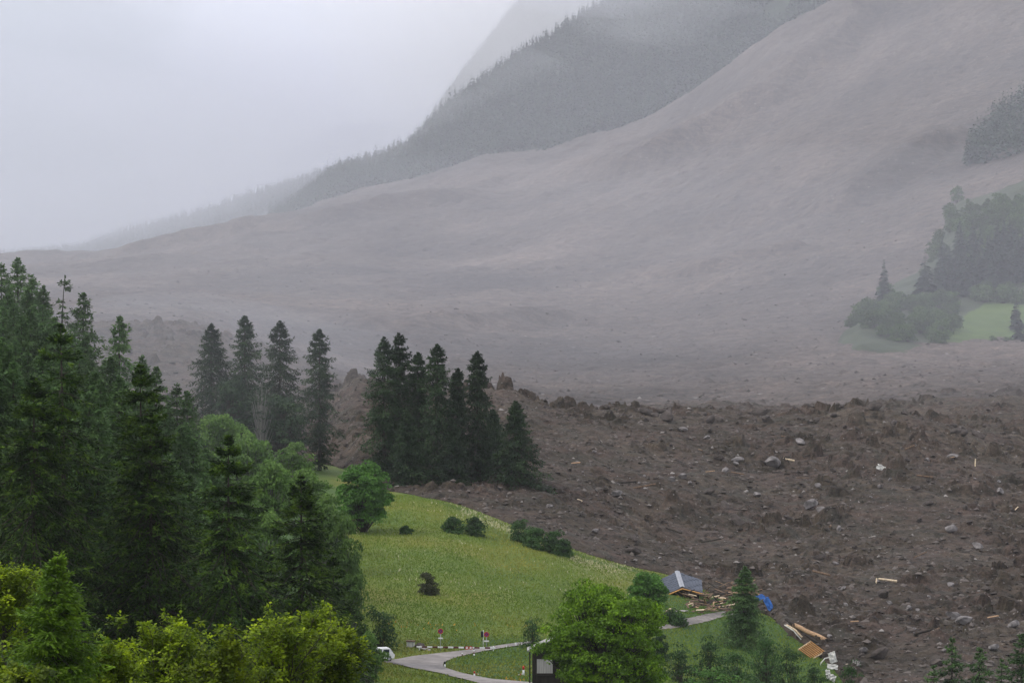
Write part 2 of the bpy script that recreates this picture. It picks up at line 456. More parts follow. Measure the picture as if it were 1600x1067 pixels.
def simple(name, col, rough=0.8, var=0.25, scale=3.0, sc3=None, metal=0.0):
    m, nt, b, out = mat_base(name)
    n = noise(nt, scale, 4, 0.6, sc3=sc3)
    lo, hi = tuple(c * (1 - var) for c in col), tuple(min(1, c * (1 + var)) for c in col)
    nt.links.new(ramp(nt, [(0.35, lo), (0.65, hi)], n), b.inputs['Base Color'])
    b.inputs['Roughness'].default_value = rough; b.inputs['Metallic'].default_value = metal
    return m
M = {}
M['bark'] = simple('bark', (0.045, 0.037, 0.03), 0.95, 0.4, 4, (1, 1, 0.2))
M['grey_bark'] = simple('grey_bark', (0.17, 0.16, 0.15), 0.95, 0.35, 4, (1, 1, 0.2))
M['spruce'] = foliage('spruce_needles', (0.007, 0.019, 0.001), (0.022, 0.055, 0.003), (0.095, 0.17, 0.008), 0.8, 0.25, 0.12)
M['spruce_fresh'] = foliage('fresh_spruce_needles', (0.04, 0.085, 0.004), (0.09, 0.17, 0.008), (0.17, 0.28, 0.014), 0.9, 0.3, 0.12)
M['hill_needles'] = foliage('hillside_needles', (0.034, 0.072, 0.022), (0.062, 0.120, 0.034), (0.10, 0.17, 0.046), 0.25, 0.25, 0.35)  # paler and greyer than the near spruce: hillside haze put into the needle colour
M['larch'] = foliage('larch_needles', (0.014, 0.030, 0.012), (0.024, 0.048, 0.018), (0.042, 0.075, 0.025), 0.25, 0.2, 0.2)
M['maple'] = foliage('spring_maple_leaves', (0.04, 0.085, 0.003), (0.10, 0.20, 0.005), (0.19, 0.33, 0.008), 0.45, 0.3, 0.1)
M['yellow_leaf'] = foliage('young_yellow_green_leaves', (0.045, 0.08, 0.003), (0.13, 0.19, 0.005), (0.31, 0.40, 0.009), 0.9, 0.4, 0.3)
M['round_tree'] = foliage('fresh_green_leaves', (0.035, 0.09, 0.012), (0.06, 0.15, 0.02), (0.09, 0.21, 0.028), 0.4, 0.3, 0.15)
M['pale_leaf'] = foliage('pale_green_leaves', (0.05, 0.10, 0.02), (0.085, 0.16, 0.032), (0.13, 0.22, 0.045), 0.3, 0.35, 0.25)
M['shrub'] = foliage('shrub_leaves', (0.022, 0.05, 0.014), (0.035, 0.08, 0.02), (0.05, 0.11, 0.025), 0.6, 0.25, 0.25)
M['brown_shrub'] = foliage('brownish_shrub_twigs', (0.03, 0.035, 0.015), (0.045, 0.05, 0.02), (0.06, 0.075, 0.03), 0.8, 0.2, 0.1)
M['far_needles'] = foliage('far_needles', (0.009, 0.020, 0.012), (0.016, 0.032, 0.018), (0.028, 0.048, 0.025), 0.02, 0.0, 0.3)

def mat_ground():
    m, nt, b, out = mat_base('meadow_grass_ground')
    big = noise(nt, 0.05, 4, 0.6, sc3=(1, 0.55, 1))
    c = ramp(nt, [(0.3, (0.065, 0.115, 0.016)), (0.45, (0.10, 0.15, 0.02)), (0.56, (0.135, 0.165, 0.024)), (0.7, (0.19, 0.175, 0.03))], big)
    fine = noise(nt, 1.4, 5, 0.75)
    c = mixc(nt, 0.85, c, ramp(nt, [(0.3, (0.7, 0.75, 0.7)), (0.5, (1, 1, 1)), (0.72, (1.3, 1.25, 1.2))], fine), 'MULTIPLY')
    sp = noise(nt, 2.8, 2, 0.5)
    pat = noise(nt, 0.11, 3, 0.6)
    f1 = ramp(nt, [(0.60, (0, 0, 0)), (0.68, (1, 1, 1))], sp)
    f2 = ramp(nt, [(0.48, (0, 0, 0)), (0.62, (1, 1, 1))], pat)
    ff = mixc(nt, 1.0, f1, f2, 'MULTIPLY')
    c = mixc(nt, ff, c, (0.30, 0.28, 0.13))
    # cream flowers in the strip along the landslide
    fl = attr_node(nt, 'flowers')
    fn = ramp(nt, [(0.42, (0, 0, 0)), (0.56, (1, 1, 1))], noise(nt, 0.9, 4, 0.7, sc3=(1, 0.5, 1)))
    flm = nt.nodes.new('ShaderNodeMath'); flm.operation = 'MULTIPLY'; nt.links.new(fl, flm.inputs[0]); nt.links.new(fn, flm.inputs[1])
    c = mixc(nt, flm.outputs[0], c, (0.30, 0.28, 0.15))
    # knoll and banks are plain dark grass
    lush = attr_node(nt, 'lush')
    lc = mixc(nt, 0.8, (0.045, 0.095, 0.018), ramp(nt, [(0.3, (0.5, 0.6, 0.5)), (0.7, (1.5, 1.4, 1.3))], noise(nt, 0.6, 5, 0.7)), 'MULTIPLY')
    c = mixc(nt, lush, c, lc)
    nt.links.new(c, b.inputs['Base Color'])
    bp = nt.nodes.new('ShaderNodeBump'); bp.inputs['Strength'].default_value = 0.8; bp.inputs['Distance'].default_value = 0.6
    nt.links.new(fine, bp.inputs['Height']); nt.links.new(bp.outputs[0], b.inputs['Normal'])
    return m
M['ground'] = mat_ground()
def mat_debris(name, near=True):
    m, nt, b, out = mat_base(name)
    big = noise(nt, 0.03, 5, 0.6)
    if near:
        c = ramp(nt, [(0.32, (0.032, 0.024, 0.016)), (0.5, (0.057, 0.044, 0.031)), (0.7, (0.094, 0.072, 0.053))], big)
        c = mixc(nt, ramp(nt, [(0.42, (0, 0, 0)), (0.6, (0.8, 0.8, 0.8))], noise(nt, 0.09, 5, 0.7, sc3=(1, 0.6, 1))), c, (0.075, 0.052, 0.042))
        c = mixc(nt, ramp(nt, [(0.5, (0, 0, 0)), (0.64, (0.8, 0.8, 0.8))], noise(nt, 0.17, 5, 0.75, sc3=(0.7, 1, 1), dist=0.4)), c, (0.050, 0.047, 0.037))
        c = mixc(nt, ramp(nt, [(0.57, (0, 0, 0)), (0.65, (0.85, 0.85, 0.85))], noise(nt, 0.33, 4, 0.8, sc3=(0.6, 1, 1))), c, (0.022, 0.018, 0.016))
    else:
        t_ = nt.nodes.new('ShaderNodeTexCoord'); mp_ = nt.nodes.new('ShaderNodeMapping'); mp_.inputs['Rotation'].default_value = (0, 0, 0.333)
        nt.links.new(t_.outputs['Object'], mp_.inputs['Vector'])
        c = ramp(nt, [(0.3, (0.050, 0.040, 0.034)), (0.5, (0.080, 0.065, 0.056)), (0.72, (0.125, 0.10, 0.087))], noise(nt, 0.011, 7, 0.66, vec=mp_.outputs[0], sc3=(1, 0.18, 0.6)))
        c = mixc(nt, ramp(nt, [(0.70, (0, 0, 0)), (0.80, (0.8, 0.8, 0.8))], noise(nt, 0.02, 4, 0.7, vec=mp_.outputs[0], sc3=(1, 0.10, 0.3))), c, (0.30, 0.27, 0.25))
        c = mixc(nt, 0.8, c, ramp(nt, [(0.35, (0.55, 0.57, 0.60)), (0.62, (1.22, 1.18, 1.15))], noise(nt, 0.004, 4, 0.6)), 'MULTIPLY')
    mid = noise(nt, 0.45 if near else 0.12, 5, 0.75)
    c = mixc(nt, 0.9, c, ramp(nt, [(0.32, (0.42, 0.42, 0.43)), (0.5, (1, 1, 1)), (0.7, (1.7, 1.66, 1.62))], mid), 'MULTIPLY')
    fine = noise(nt, 2.6 if near else 0.5, 4, 0.8)
    c = mixc(nt, 0.9, c, ramp(nt, [(0.3, (0.5, 0.5, 0.5)), (0.55, (1, 1, 1)), (0.7, (1.6, 1.6, 1.65))], fine), 'MULTIPLY')
    # scattered pale stones
    vo = nt.nodes.new('ShaderNodeTexVoronoi'); vo.inputs['Scale'].default_value = 1.1 if near else 0.16
    t = nt.nodes.new('ShaderNodeTexCoord'); nt.links.new(t.outputs['Object'], vo.inputs['Vector'])
    st = ramp(nt, [(0.10, (1, 1, 1)), (0.2, (0, 0, 0))], vo.outputs['Distance'])
    pick = nt.nodes.new('ShaderNodeSeparateColor'); nt.links.new(vo.outputs['Color'], pick.inputs[0])
    pk = ramp(nt, [(0.72, (0, 0, 0)), (0.95, (1, 1, 1))], pick.outputs[0])
    f = mixc(nt, 1.0, st, pk, 'MULTIPLY')
    c = mixc(nt, f, c, (0.26, 0.24, 0.23) if near else (0.2, 0.185, 0.18))
    nt.links.new(c, b.inputs['Base Color'])
    b.inputs['Roughness'].default_value = 0.9
    bp = nt.nodes.new('ShaderNodeBump'); bp.inputs['Strength'].default_value = 0.9; bp.inputs['Distance'].default_value = 0.35 if near else 1.2
    nt.links.new(fine if near else mid, bp.inputs['Height']); nt.links.new(bp.outputs[0], b.inputs['Normal'])
    return m
M['debris'] = mat_debris('landslide_soil', True)
M['fan'] = mat_debris('landslide_far_soil', False)
M['rock'] = simple('grey_rock', (0.17, 0.155, 0.15), 0.9, 0.5, 1.5)
M['dark_rock'] = simple('dark_earthy_rock', (0.07, 0.058, 0.052), 0.95, 0.5, 1.5)
M['forest_floor'] = simple('forest_floor', (0.018, 0.03, 0.016), 0.95, 0.4, 0.05)
M['far_meadow'] = simple('far_meadow', (0.09, 0.15, 0.03), 0.9, 0.25, 0.03)
M['far_rock'] = simple('far_mountain_rock', (0.08, 0.08, 0.085), 0.9, 0.4, 0.004)
M['snow'] = simple('old_snow', (0.75, 0.76, 0.8), 0.6, 0.05, 0.02)

# ------------------------------------------------------------------ terrain meshes
def fan_grid(ylist, plist):
    Y, P = np.meshgrid(ylist, plist, indexing='ij')
    X = (P - 800) / FPX * Y
    return X, Y, P
def grid_mesh(name, X, Y, Z, mat, smooth=True, attr=None, keep=None):
    r, c = X.shape
    V = np.stack([X.ravel(), Y.ravel(), Z.ravel()], 1)
    i = np.arange(r * c).reshape(r, c)
    Q = np.stack([i[:-1, :-1], i[:-1, 1:], i[1:, 1:], i[1:, :-1]], -1).reshape(-1, 4)
    if keep is not None:
        k = keep.ravel(); Q = Q[k[Q].any(1)]
        used = np.zeros(len(V), bool); used[Q.ravel()] = True
        mp = np.cumsum(used) - 1; V = V[used]; Q = mp[Q]
        if attr: attr = {a: v.ravel()[used] for a, v in attr.items()}
    elif attr: attr = {a: v.ravel() for a, v in attr.items()}
    return np_mesh(name, V, Q, mat, smooth, attr)

yl = np.unique(np.concatenate([np.geomspace(2, 300, 90), np.geomspace(300, 660, 420), np.geomspace(660, 12500, 60)]))
pl = np.unique(np.concatenate([np.linspace(-3200, -300, 40), np.linspace(-300, 1700, 500), np.linspace(1700, 4800, 40)]))
X, Y, Pp = fan_grid(yl, pl)
Z = G(X, Y)
s_t = Y - toe(X, Y)
flw = np.exp(-((s_t + 9) / 6.0) ** 2) * np.clip((Pp - 690) / 80, 0, 1) * np.clip((1010 - Pp) / 40, 0, 1)
flw = np.maximum(flw, 0.45 * np.exp(-((s_t + 16) / 8.0) ** 2) * np.clip((Pp - 840) / 40, 0, 1) * np.clip((1010 - Pp) / 30, 0, 1))
wob = 45 * fbm(X / 9, Y / 9, 3, 77)
lush = np.clip((Pp - 1010 + wob) / 25, 0, 1) * np.clip((525 - Y) / 12, 0, 1)
lush = np.maximum(lush, np.clip((394 - Y) / 8, 0, 1) * np.clip((Y - 120) / 40, 0, 1) * np.clip((Pp - 660 + wob) / 60, 0, 1))
lush = np.maximum(lush, np.clip((-s_t - 1) / 3, 0, 1) * np.clip((s_t + 7) / 2, 0, 1) * np.clip((Pp - 640) / 60, 0, 1) * 0.8)
lush = np.maximum(lush, np.clip((560 - Pp + wob) / 90, 0, 1))
ground = link('ground', grid_mesh('ground', X, Y, Z, M['ground'], True, {'flowers': flw, 'lush': lush}))
tag(ground, 'green mountain meadow falling from the wood to the landslide', 'meadow', kind='structure')

# near landslide tongue: fine mesh of lumps
yl = np.concatenate([np.arange(352, 560, 0.42), np.arange(560, 800, 0.5), np.geomspace(800, 1010, 190)])
pl = np.concatenate([np.linspace(60, 520, 160, endpoint=False), np.linspace(520, 1660, 1010)])
X, Y, Pp = fan_grid(yl, pl)
sd_ = Y - toe(X, Y)
Z = D(X, Y)
tongue = link('landslide', grid_mesh('landslide', X, Y, Z, M['debris'], False, None, keep=sd_ > -9))
tag(tongue, 'dark brown lumpy landslide tongue of mud and broken rock', 'landslide', kind='structure')
# far landslide fan
yl = np.concatenate([np.geomspace(1008, 2000, 330), np.geomspace(2004, 4600, 330)])
pl = np.linspace(-400, 2300, 900)
X, Y, Pp = fan_grid(yl, pl)
Z = D(X, Y)
fan = link('landslide_fan', grid_mesh('landslide_fan', X, Y, Z, M['fan'], False))
tag(fan, 'broad grey brown debris fan sweeping up the mountainside', 'landslide', kind='structure')
# coarse outer skirts so that the tongue does not end at the frame
yl = np.geomspace(352, 1010, 120)
for a, b in ((-1600, 62), (1658, 3300)):
    X, Y, Pp = fan_grid(yl, np.linspace(a, b, 60))
    tag(link('landslide_edge', grid_mesh('landslide_edge', X, Y, D(X, Y, False), M['debris'], True, None, keep=(Y - toe(X, Y)) > -9)),
        'outer side of the landslide beyond the picture', 'landslide', kind='structure')
# forested mountain flank
X, Y, Pp = fan_grid(np.geomspace(3300, 7000, 150), np.linspace(-600, 2400, 360))
tag(link('mountain_slope', grid_mesh('mountain_slope', X, Y, F(X, Y) - 3, M['forest_floor'], True)),
    'steep wooded mountain flank fading into cloud', 'mountain', kind='structure')
X, Y, Pp = fan_grid(np.geomspace(1285, 2050, 120), np.linspace(1290, 2200, 240))
_mp = [hit(a, b, 'R', 1290)[:2] for a, b in ((1472, 532), (1492, 508), (1515, 488), (1545, 472), (1600, 456), (1680, 448), (1700, 575), (1590, 552), (1510, 540))]
def _inside(poly, x, y):
    r = np.zeros(np.shape(x), bool)
    for i in range(len(poly)):
        (xa, ya), (xb, yb) = poly[i], poly[(i + 1) % len(poly)]
        r ^= ((ya > y) != (yb > y)) & (x < (xb - xa) * (y - ya) / (yb - ya + 1e-12) + xa)
    return r
_in = _inside(_mp, X + 3 * fbm(X / 12, Y / 30, 3, 61), Y + 9 * fbm(X / 14, Y / 30, 3, 62)).astype(float)
mh, nt, b_, o_ = mat_base('hillside_cover')
nt.links.new(mixc(nt, attr_node(nt, 'mead'), ramp(nt, [(0.35, (0.025, 0.035, 0.018)), (0.65, (0.045, 0.058, 0.028))], noise(nt, 0.06, 4, 0.7)), ramp(nt, [(0.3, (0.045, 0.08, 0.018)), (0.7, (0.085, 0.125, 0.03))], noise(nt, 0.05, 5, 0.7))), b_.inputs['Base Color'])
tag(link('hillside', grid_mesh('hillside', X, Y, Rr(X, Y) + 1.2 * fbm(X / 7, Y / 7, 3, 63), mh, True, {'mead': _in})),
    'green hillside spared by the landslide on the right', 'hillside', kind='structure')
# faint far ridge with a snow field
def ridge(px): return np.interp(px, [-600, 200, 370, 440, 500, 540, 620, 800, 1200, 2000], [430, 330, 272, 240, 210, 192, 190, 100, -60, -200])
X, Y, Pp = fan_grid(np.linspace(8800, 10200, 60), np.linspace(-600, 2000, 240))
top = zof(ridge(Pp), 9500.0)
Zf = top - np.abs(Y - 9500) * 0.55 + 22 * fbm(X / 300, Y / 300, 5, 7)
tag(link('far_mountain', grid_mesh('far_mountain', X, Y, Zf, M['far_rock'], True)), 'faint far ridge almost lost in cloud', 'mountain', kind='structure')

# ------------------------------------------------------------------ haze
hz, nt, b_, o_ = mat_base('haze'); nt.nodes.remove(b_)
pv = nt.nodes.new('ShaderNodeVolumePrincipled')
pv.inputs['Color'].default_value = (0.88, 0.90, 0.98, 1)
pv.inputs['Density'].default_value = 0.000042
pv.inputs['Anisotropy'].default_value = 0.0
nt.links.new(pv.outputs[0], o_.inputs['Volume'])
hb = bpy.data.meshes.new('haze')
x0, x1, y0, y1, z0, z1 = -5600, 5600, -60, 13500, -160, 1300
hb.from_pydata([(x0, y0, z0), (x1, y0, z0), (x1, y1, z0), (x0, y1, z0), (x0, y0, z1), (x1, y0, z1), (x1, y1, z1), (x0, y1, z1)], [],
               [(0, 3, 2, 1), (4, 5, 6, 7), (0, 1, 5, 4), (1, 2, 6, 5), (2, 3, 7, 6), (3, 0, 4, 7)])
hb.materials.append(hz)
tag(link('haze', hb), 'thin grey rain haze filling the valley', 'haze', kind='stuff')

def mist(px, z, Y, rad, dens, label, col=(0.90, 0.915, 1.0), seed=1, lump=0.25):
    """a bank of mist: one closed lumpy body of thin even vapour, thinning to nothing at its edges"""
    m, nt, b, o = mat_base('mist'); nt.nodes.remove(b)
    v = nt.nodes.new('ShaderNodeVolumePrincipled'); v.inputs['Color'].default_value = (*col, 1); v.inputs['Density'].default_value = dens
    nt.links.new(v.outputs[0], o.inputs['Volume'])
    nu, nv = 48, 24
    a, t = np.meshgrid(np.linspace(0, 2 * np.pi, nu, endpoint=False), np.linspace(0.02, np.pi - 0.02, nv), indexing='ij')
    ux, uy, uz = np.cos(a) * np.sin(t), np.sin(a) * np.sin(t), np.cos(t)
    r = 1 + lump * fbm(ux * 1.6 + uz * 1.1 + 5 * seed, uy * 1.6 - uz, 3, seed)
    V = np.stack([ux * r * rad[0], uy * r * rad[1], uz * r * rad[2]], -1).reshape(-1, 3)
    i = np.arange(nu * nv).reshape(nu, nv); i2 = np.roll(i, -1, 0)
    Q = np.stack([i[:, :-1], i[:, 1:], i2[:, 1:], i2[:, :-1]], -1).reshape(-1, 4)
    mb = MB(); mb.add(V, [tuple(q) for q in Q] + [tuple(i[:, 0]), tuple(i[::-1, -1])])
    o = link('mist_bank', mb.mesh('mist_bank', m, True), None, ((px - 800) / FPX * Y, Y, z))
    return tag(o, label, 'mist', kind='stuff')
mist(700, 60, 2200, (1600, 1340, 330), 0.00012, 'low mist lying over the landslide fan', seed=3)
mist(-60, -8, 400, (56, 90, 34), 0.00028, 'faint drizzle haze hanging among the trees of the left hillside', seed=12)
mist(240, -38, 800, (72, 140, 27), 0.0008, 'thin mist over the landslide rubble behind the left trees', seed=14)
mist(1000, -20, 1190, (620, 330, 62), 0.00022, 'thin mist rising just behind the crest of the landslide tongue', seed=4)
for q_ in (1.0, 0.82, 0.64):
    mist(430, 150, 8100, (2700 * q_, 1000 * q_, 700 * q_), 0.0007, 'rain cloud filling the left end of the valley', seed=5, lump=0.06)
for k_, (px_, z_, q_) in enumerate([(-60, 330, 1.0), (20, 300, 0.75), (-140, 420, 0.85), (90, 180, 0.6), (10, 560, 0.6)]):
    mist(px_, z_, 6900 - 250 * k_, (560 * q_, 520 * q_, 300 * q_), 0.00045, 'grey rain cloud over the left side of the valley', col=(0.66, 0.70, 0.76), seed=21 + k_, lump=0.7)
mist(-150, 60, 5200, (900, 1300, 300), 0.0003, 'pale mist drifting before the left end of the forest', seed=6)
for q_ in (1.0, 0.8, 0.6, 0.42):
    mist(835, 400, 5060, (390 * q_, 300 * q_, 270 * q_), 0.00085, 'cloud filling the hollow behind the wooded ridge', col=(0.97, 0.97, 0.99), seed=8, lump=0.3)
for k_, (px_, z_, Y_, q_) in enumerate([(1010, 330, 3900, 1.0), (880, 250, 4150, 0.8), (740, 190, 4200, 0.8), (1100, 430, 4100, 1.1), (650, 150, 4250, 0.7)]):
    mist(px_, z_, Y_, (150 * q_, 170 * q_, 60 * q_), 0.0006, 'thin veil of mist drifting through the mountain forest', col=(0.96, 0.97, 1.0), seed=41 + k_, lump=0.6)
mist(960, 420, 4150, (190, 260, 60), 0.0012, 'wisp of cloud trailing over the upper trees', seed=9, lump=0.7)

# ------------------------------------------------------------------ trees
def nrm(v): return v / np.maximum(np.linalg.norm(v, axis=-1, keepdims=True), 1e-9)
def blades(P, T, L, W, rng, up=None, bend=0.0):
    """rhombic needle sprays / leaves: base P, direction T, length L, width W -> verts, quads"""
    n = len(P)
    r = rng.normal(size=(n, 3)) if up is None else up + rng.normal(size=(n, 3)) * 0.45
    S = nrm(np.cross(T, r))
    L = L[:, None]; W = W[:, None]
    mid = P + T * L * 0.5
    tip = P + T * L
    tip[:, 2] -= bend * L[:, 0]
    V = np.stack([P, mid + S * W * 0.5, tip, mid - S * W * 0.5], 1).reshape(-1, 3)
    return V, np.arange(n * 4).reshape(n, 4)
def tubes(paths, rad, n=4):
    """paths N x P x 3, rad N x P"""
    N, Pn, _ = paths.shape
    T = nrm(np.gradient(paths, axis=1))
    ref = np.where(np.abs(T[..., 2:3]) > 0.85, np.array([1.0, 0, 0]), np.array([0, 0, 1.0]))
    A = nrm(np.cross(T, ref)); B = np.cross(T, A)
    an = np.linspace(0, 2 * np.pi, n, endpoint=False)
    V = paths[:, :, None, :] + (A[:, :, None, :] * np.cos(an)[None, None, :, None] + B[:, :, None, :] * np.sin(an)[None, None, :, None]) * rad[:, :, None, None]
    idx = np.arange(N * Pn * n).reshape(N, Pn, n); nx = np.roll(idx, -1, 2)
    Q = np.stack([idx[:, :-1], nx[:, :-1], nx[:, 1:], idx[:, 1:]], -1).reshape(-1, 4)
    return V.reshape(-1, 3), Q
def merge(parts):
    vs, qs, b = [], [], 0
    for v, q in parts: vs.append(v); qs.append(q + b); b += len(v)
    return np.concatenate(vs), np.concatenate(qs)

def conifer_geo(seed, H, prof, nb=220, K=8, Mb=8, bl=0.34, bw=0.10, base=0.06, droop=0.35, tw=0.42, rag=0.35, hang=0.25, lean=0.0, upt=0.5, gaps=0.12, tier=0.85, jit=0.42):
    """prof: list of (distance below top, half width) in metres"""
    rng = np.random.default_rng(seed)
    pd, pr = zip(*prof)
    d = (np.linspace(0.0, 1, nb) ** 1.1) * (H * (1 - base))
    wsp = tier * (0.45 + 0.55 * np.clip(d / 4, 0, 1))
    d = np.round(d / wsp) * wsp + rng.normal(size=nb) * 0.10 * wsp
    d = np.clip(d, 0.12, H * (1 - base))
    z0 = H - d
    az = np.arange(nb) * 2.39996 + rng.normal(size=nb) * 0.5
    L = np.interp(d, pd, pr) * (1 - rag + 2 * rag * rng.random(nb) ** 0.8) * (1 + 0.18 * np.sin(az * 1 + seed) + 0.15 * np.sin(z0 * 1.7 + 2 * az + seed))
    L = np.maximum(np.minimum(L, 0.05 + d * 0.55), 0.08)
    keep = rng.random(nb) > np.where(d > 1.5, gaps, 0.35 * (d < 0.8))
    d, z0, az, L = d[keep], z0[keep], az[keep], L[keep]; nb = len(d)
    t = d / H
    p0 = np.tan(np.radians(48 - 62 * np.clip(t * 2.2, 0, 1) ** 0.6 + rng.normal(size=nb) * 8))
    def path(s):   # s: nb x S
        r = L[:, None] * s
        wob = 0.05 * L[:, None] * np.sin(5 * s + az[:, None])
        ca, sa = np.cos(az)[:, None], np.sin(az)[:, None]
        zz = z0[:, None] + L[:, None] * (p0[:, None] * s - droop * s ** 1.6 + upt * droop * s ** 4) * np.clip(1.2 - 0.2 * t[:, None], 0, 2)
        lx = lean * (z0[:, None] / H) ** 2
        return np.stack([r * ca - wob * sa + lx, r * sa + wob * ca, zz], -1)
    s = np.linspace(0.12, 1.0, K)[None, :].repeat(nb, 0) + rng.normal(size=(nb, K)) * 0.02
    P = path(s); T = nrm(path(s + 0.03) - path(s - 0.03))
    side = nrm(np.cross(T, np.array([0, 0, 1.0])))
    Vs = []
    for sg in (-1, 1):
        ang = np.radians(52 + rng.normal(size=(nb, K)) * 10)
        TD = nrm(T * np.cos(ang)[..., None] + sg * side * np.sin(ang)[..., None] + np.array([0, 0, -1.0]) * (hang * (0.5 + rng.random((nb, K))))[..., None])
        tl = (tw * L[:, None] * (1.12 - s) * (0.75 + 0.5 * rng.random((nb, K))) + 0.18 * np.clip(L[:, None], 0, 1))
        tl = np.minimum(tl, 1.9)
        m = np.linspace(0.0, 1, Mb)[None, None, :] + rng.normal(size=(nb, K, Mb)) * 0.05
        PP = P[:, :, None, :] + TD[:, :, None, :] * (tl[:, :, None] * m)[..., None]
        PP[..., 2] -= 0.25 * hang * (tl[:, :, None] * m ** 2)
        TT = nrm(TD[:, :, None, :] + rng.normal(size=(nb, K, Mb, 3)) * jit + np.array([0, 0, 0.12]))
        PP = PP.reshape(-1, 3); TT = TT.reshape(-1, 3)
        sel = rng.random(len(PP)) < np.repeat(np.clip(0.35 + tl.reshape(-1) * 0.9, 0, 1), Mb)
        PP, TT = PP[sel], TT[sel]
        sz = np.repeat(np.clip(0.45 + 0.5 * L[:, None] + 0 * s, 0, 1).reshape(-1), Mb)[sel]
        LL = sz * bl * (0.6 + 0.8 * rng.random(len(PP))); WW = bw * (0.6 + 0.8 * rng.random(len(PP)))
        Vs.append(blades(PP, TT, LL, WW, rng, up=np.array([0, 0, 1.0])))
    # leader shoots
    n = 26; zz = H - rng.random(n) * 1.3
    PP = np.stack([np.full(n, lean) * (zz / H) ** 2, np.zeros(n), zz], -1); TT = nrm(rng.normal(size=(n, 3)) * 0.6 + np.array([0, 0, 1.0]))
    Vs.append(blades(PP, TT, np.full(n, bl * 0.55), np.full(n, bw * 0.7), rng))
    crown = merge(Vs)
    # trunk and boughs
    zt = np.linspace(-1.2, H, 14)
    tr = np.stack([lean * (np.clip(zt, 0, H) / H) ** 2, 0 * zt, zt], -1)[None]
    rr = (H * 0.011 * (1 - np.clip(zt, 0, H) / H) ** 0.8 + 0.015)[None]
    tv = tubes(tr, rr, 8)
    ss = np.linspace(0, 0.96, 5)[None, :].repeat(nb, 0)
    bp = path(ss); brd = (0.012 + 0.014 * L)[:, None] * (1.05 - ss)
    tv = merge([tv, tubes(bp, brd, 3)])
    return crown, tv
def tree_meshes(name, geo, mc, mt, scale=1.0):
    (cv, cq), (tv, tq) = geo
    return (np_mesh(name + '_crown', cv * scale, cq, mc, False), np_mesh(name + '_trunk', tv * scale, tq, mt, True))
def make_tree(name, meshes, loc, rz, label, cat, group=None, scale=1.0):
    e = empty(name, loc, rz); e.scale = scale if hasattr(scale, '__len__') else (scale,) * 3
    part('crown', meshes[0], e); part('trunk', meshes[1], e)
    return tag(e, label, cat, group)

# --- close conifers on the left, each with its own outline (distance below the top in px -> half width in px)
def near_conifer(px, topy, Y, prof_px, seed, label, fresh=False, extra=0, **kw):
    b = on(px, Y); H = zof(topy, Y) - b[2]
    k = Y / FPX
    prof = [(a * k, w * k * 1.15) for a, w in prof_px]
    prof.append((H, prof[-1][1] * 0.85))
    geo = conifer_geo(seed, H, prof, **kw)
    return make_tree('conifer', tree_meshes('near_conifer', geo, M['spruce_fresh' if fresh else 'spruce'], M['bark']), b, 0.0, label, 'conifer', 'tall conifers standing close on the left')
NK = dict(nb=270, K=10, Mb=9, bl=0.44, bw=0.12, tw=0.36, droop=0.5, hang=0.25, tier=1.05, jit=0.28, rag=0.45)
near_conifer(100, 508, 230, [(0, 2), (25, 17), (55, 33), (90, 42), (140, 50), (190, 72), (260, 92), (400, 108)], 11, 'tallest close dark conifer, narrow bare-sided spire top at the left', **dict(NK, rag=0.55, gaps=0.42, nb=290, lean=-0.3))
near_conifer(52, 592, 224, [(0, 4), (30, 24), (70, 44), (130, 58), (260, 84), (400, 96)], 12, 'close dark conifer left of the tallest one, its top just below', **NK)
near_conifer(219, 572, 238, [(0, 3), (30, 16), (60, 22), (85, 26), (130, 38), (200, 60), (300, 85)], 13, 'close conifer with a slim dark tip right of the tallest spire', **dict(NK, rag=0.45))
near_conifer(234, 648, 231, [(0, 8), (30, 32), (70, 52), (120, 74), (200, 92), (320, 108)], 14, 'broad close dark conifer with a blunt full top in front of the slim-tipped one', **NK)
near_conifer(356, 682, 226, [(0, 3), (30, 20), (70, 34), (120, 46), (180, 62), (260, 78), (340, 86)], 15, 'close conifer with layered boughs and trunk showing, second tall one from the right', **dict(NK, gaps=0.2, rag=0.45))
near_conifer(470, 744, 236, [(0, 3), (30, 20), (70, 34), (120, 44), (180, 58), (240, 82), (320, 95)], 16, 'rightmost close dark conifer beside the edge of the meadow', **NK)
near_conifer(88, 870, 103, [(0, 3), (25, 16), (60, 34), (110, 52), (180, 68), (300, 78)], 17, 'small fresh green conifer in front of the tall ones at the lower left', fresh=True, **dict(NK, nb=330, bl=0.24, bw=0.075, gaps=0.02, rag=0.3, tier=0.35, hang=0.4))
near_conifer(-20, 640, 236, [(0, 3), (40, 24), (100, 46), (200, 70), (400, 90)], 18, 'close dark conifer cut by the left edge of the picture', **NK)
near_conifer(418, 862, 242, [(0, 3), (40, 24), (100, 50), (200, 80)], 21, 'low dark conifer in the gap before the rightmost tall one', **NK)
near_conifer(520, 872, 246, [(0, 8), (20, 18), (60, 30), (100, 42), (160, 50), (260, 60)], 22, 'low dark conifer at the right foot of the rightmost tall one', **NK)

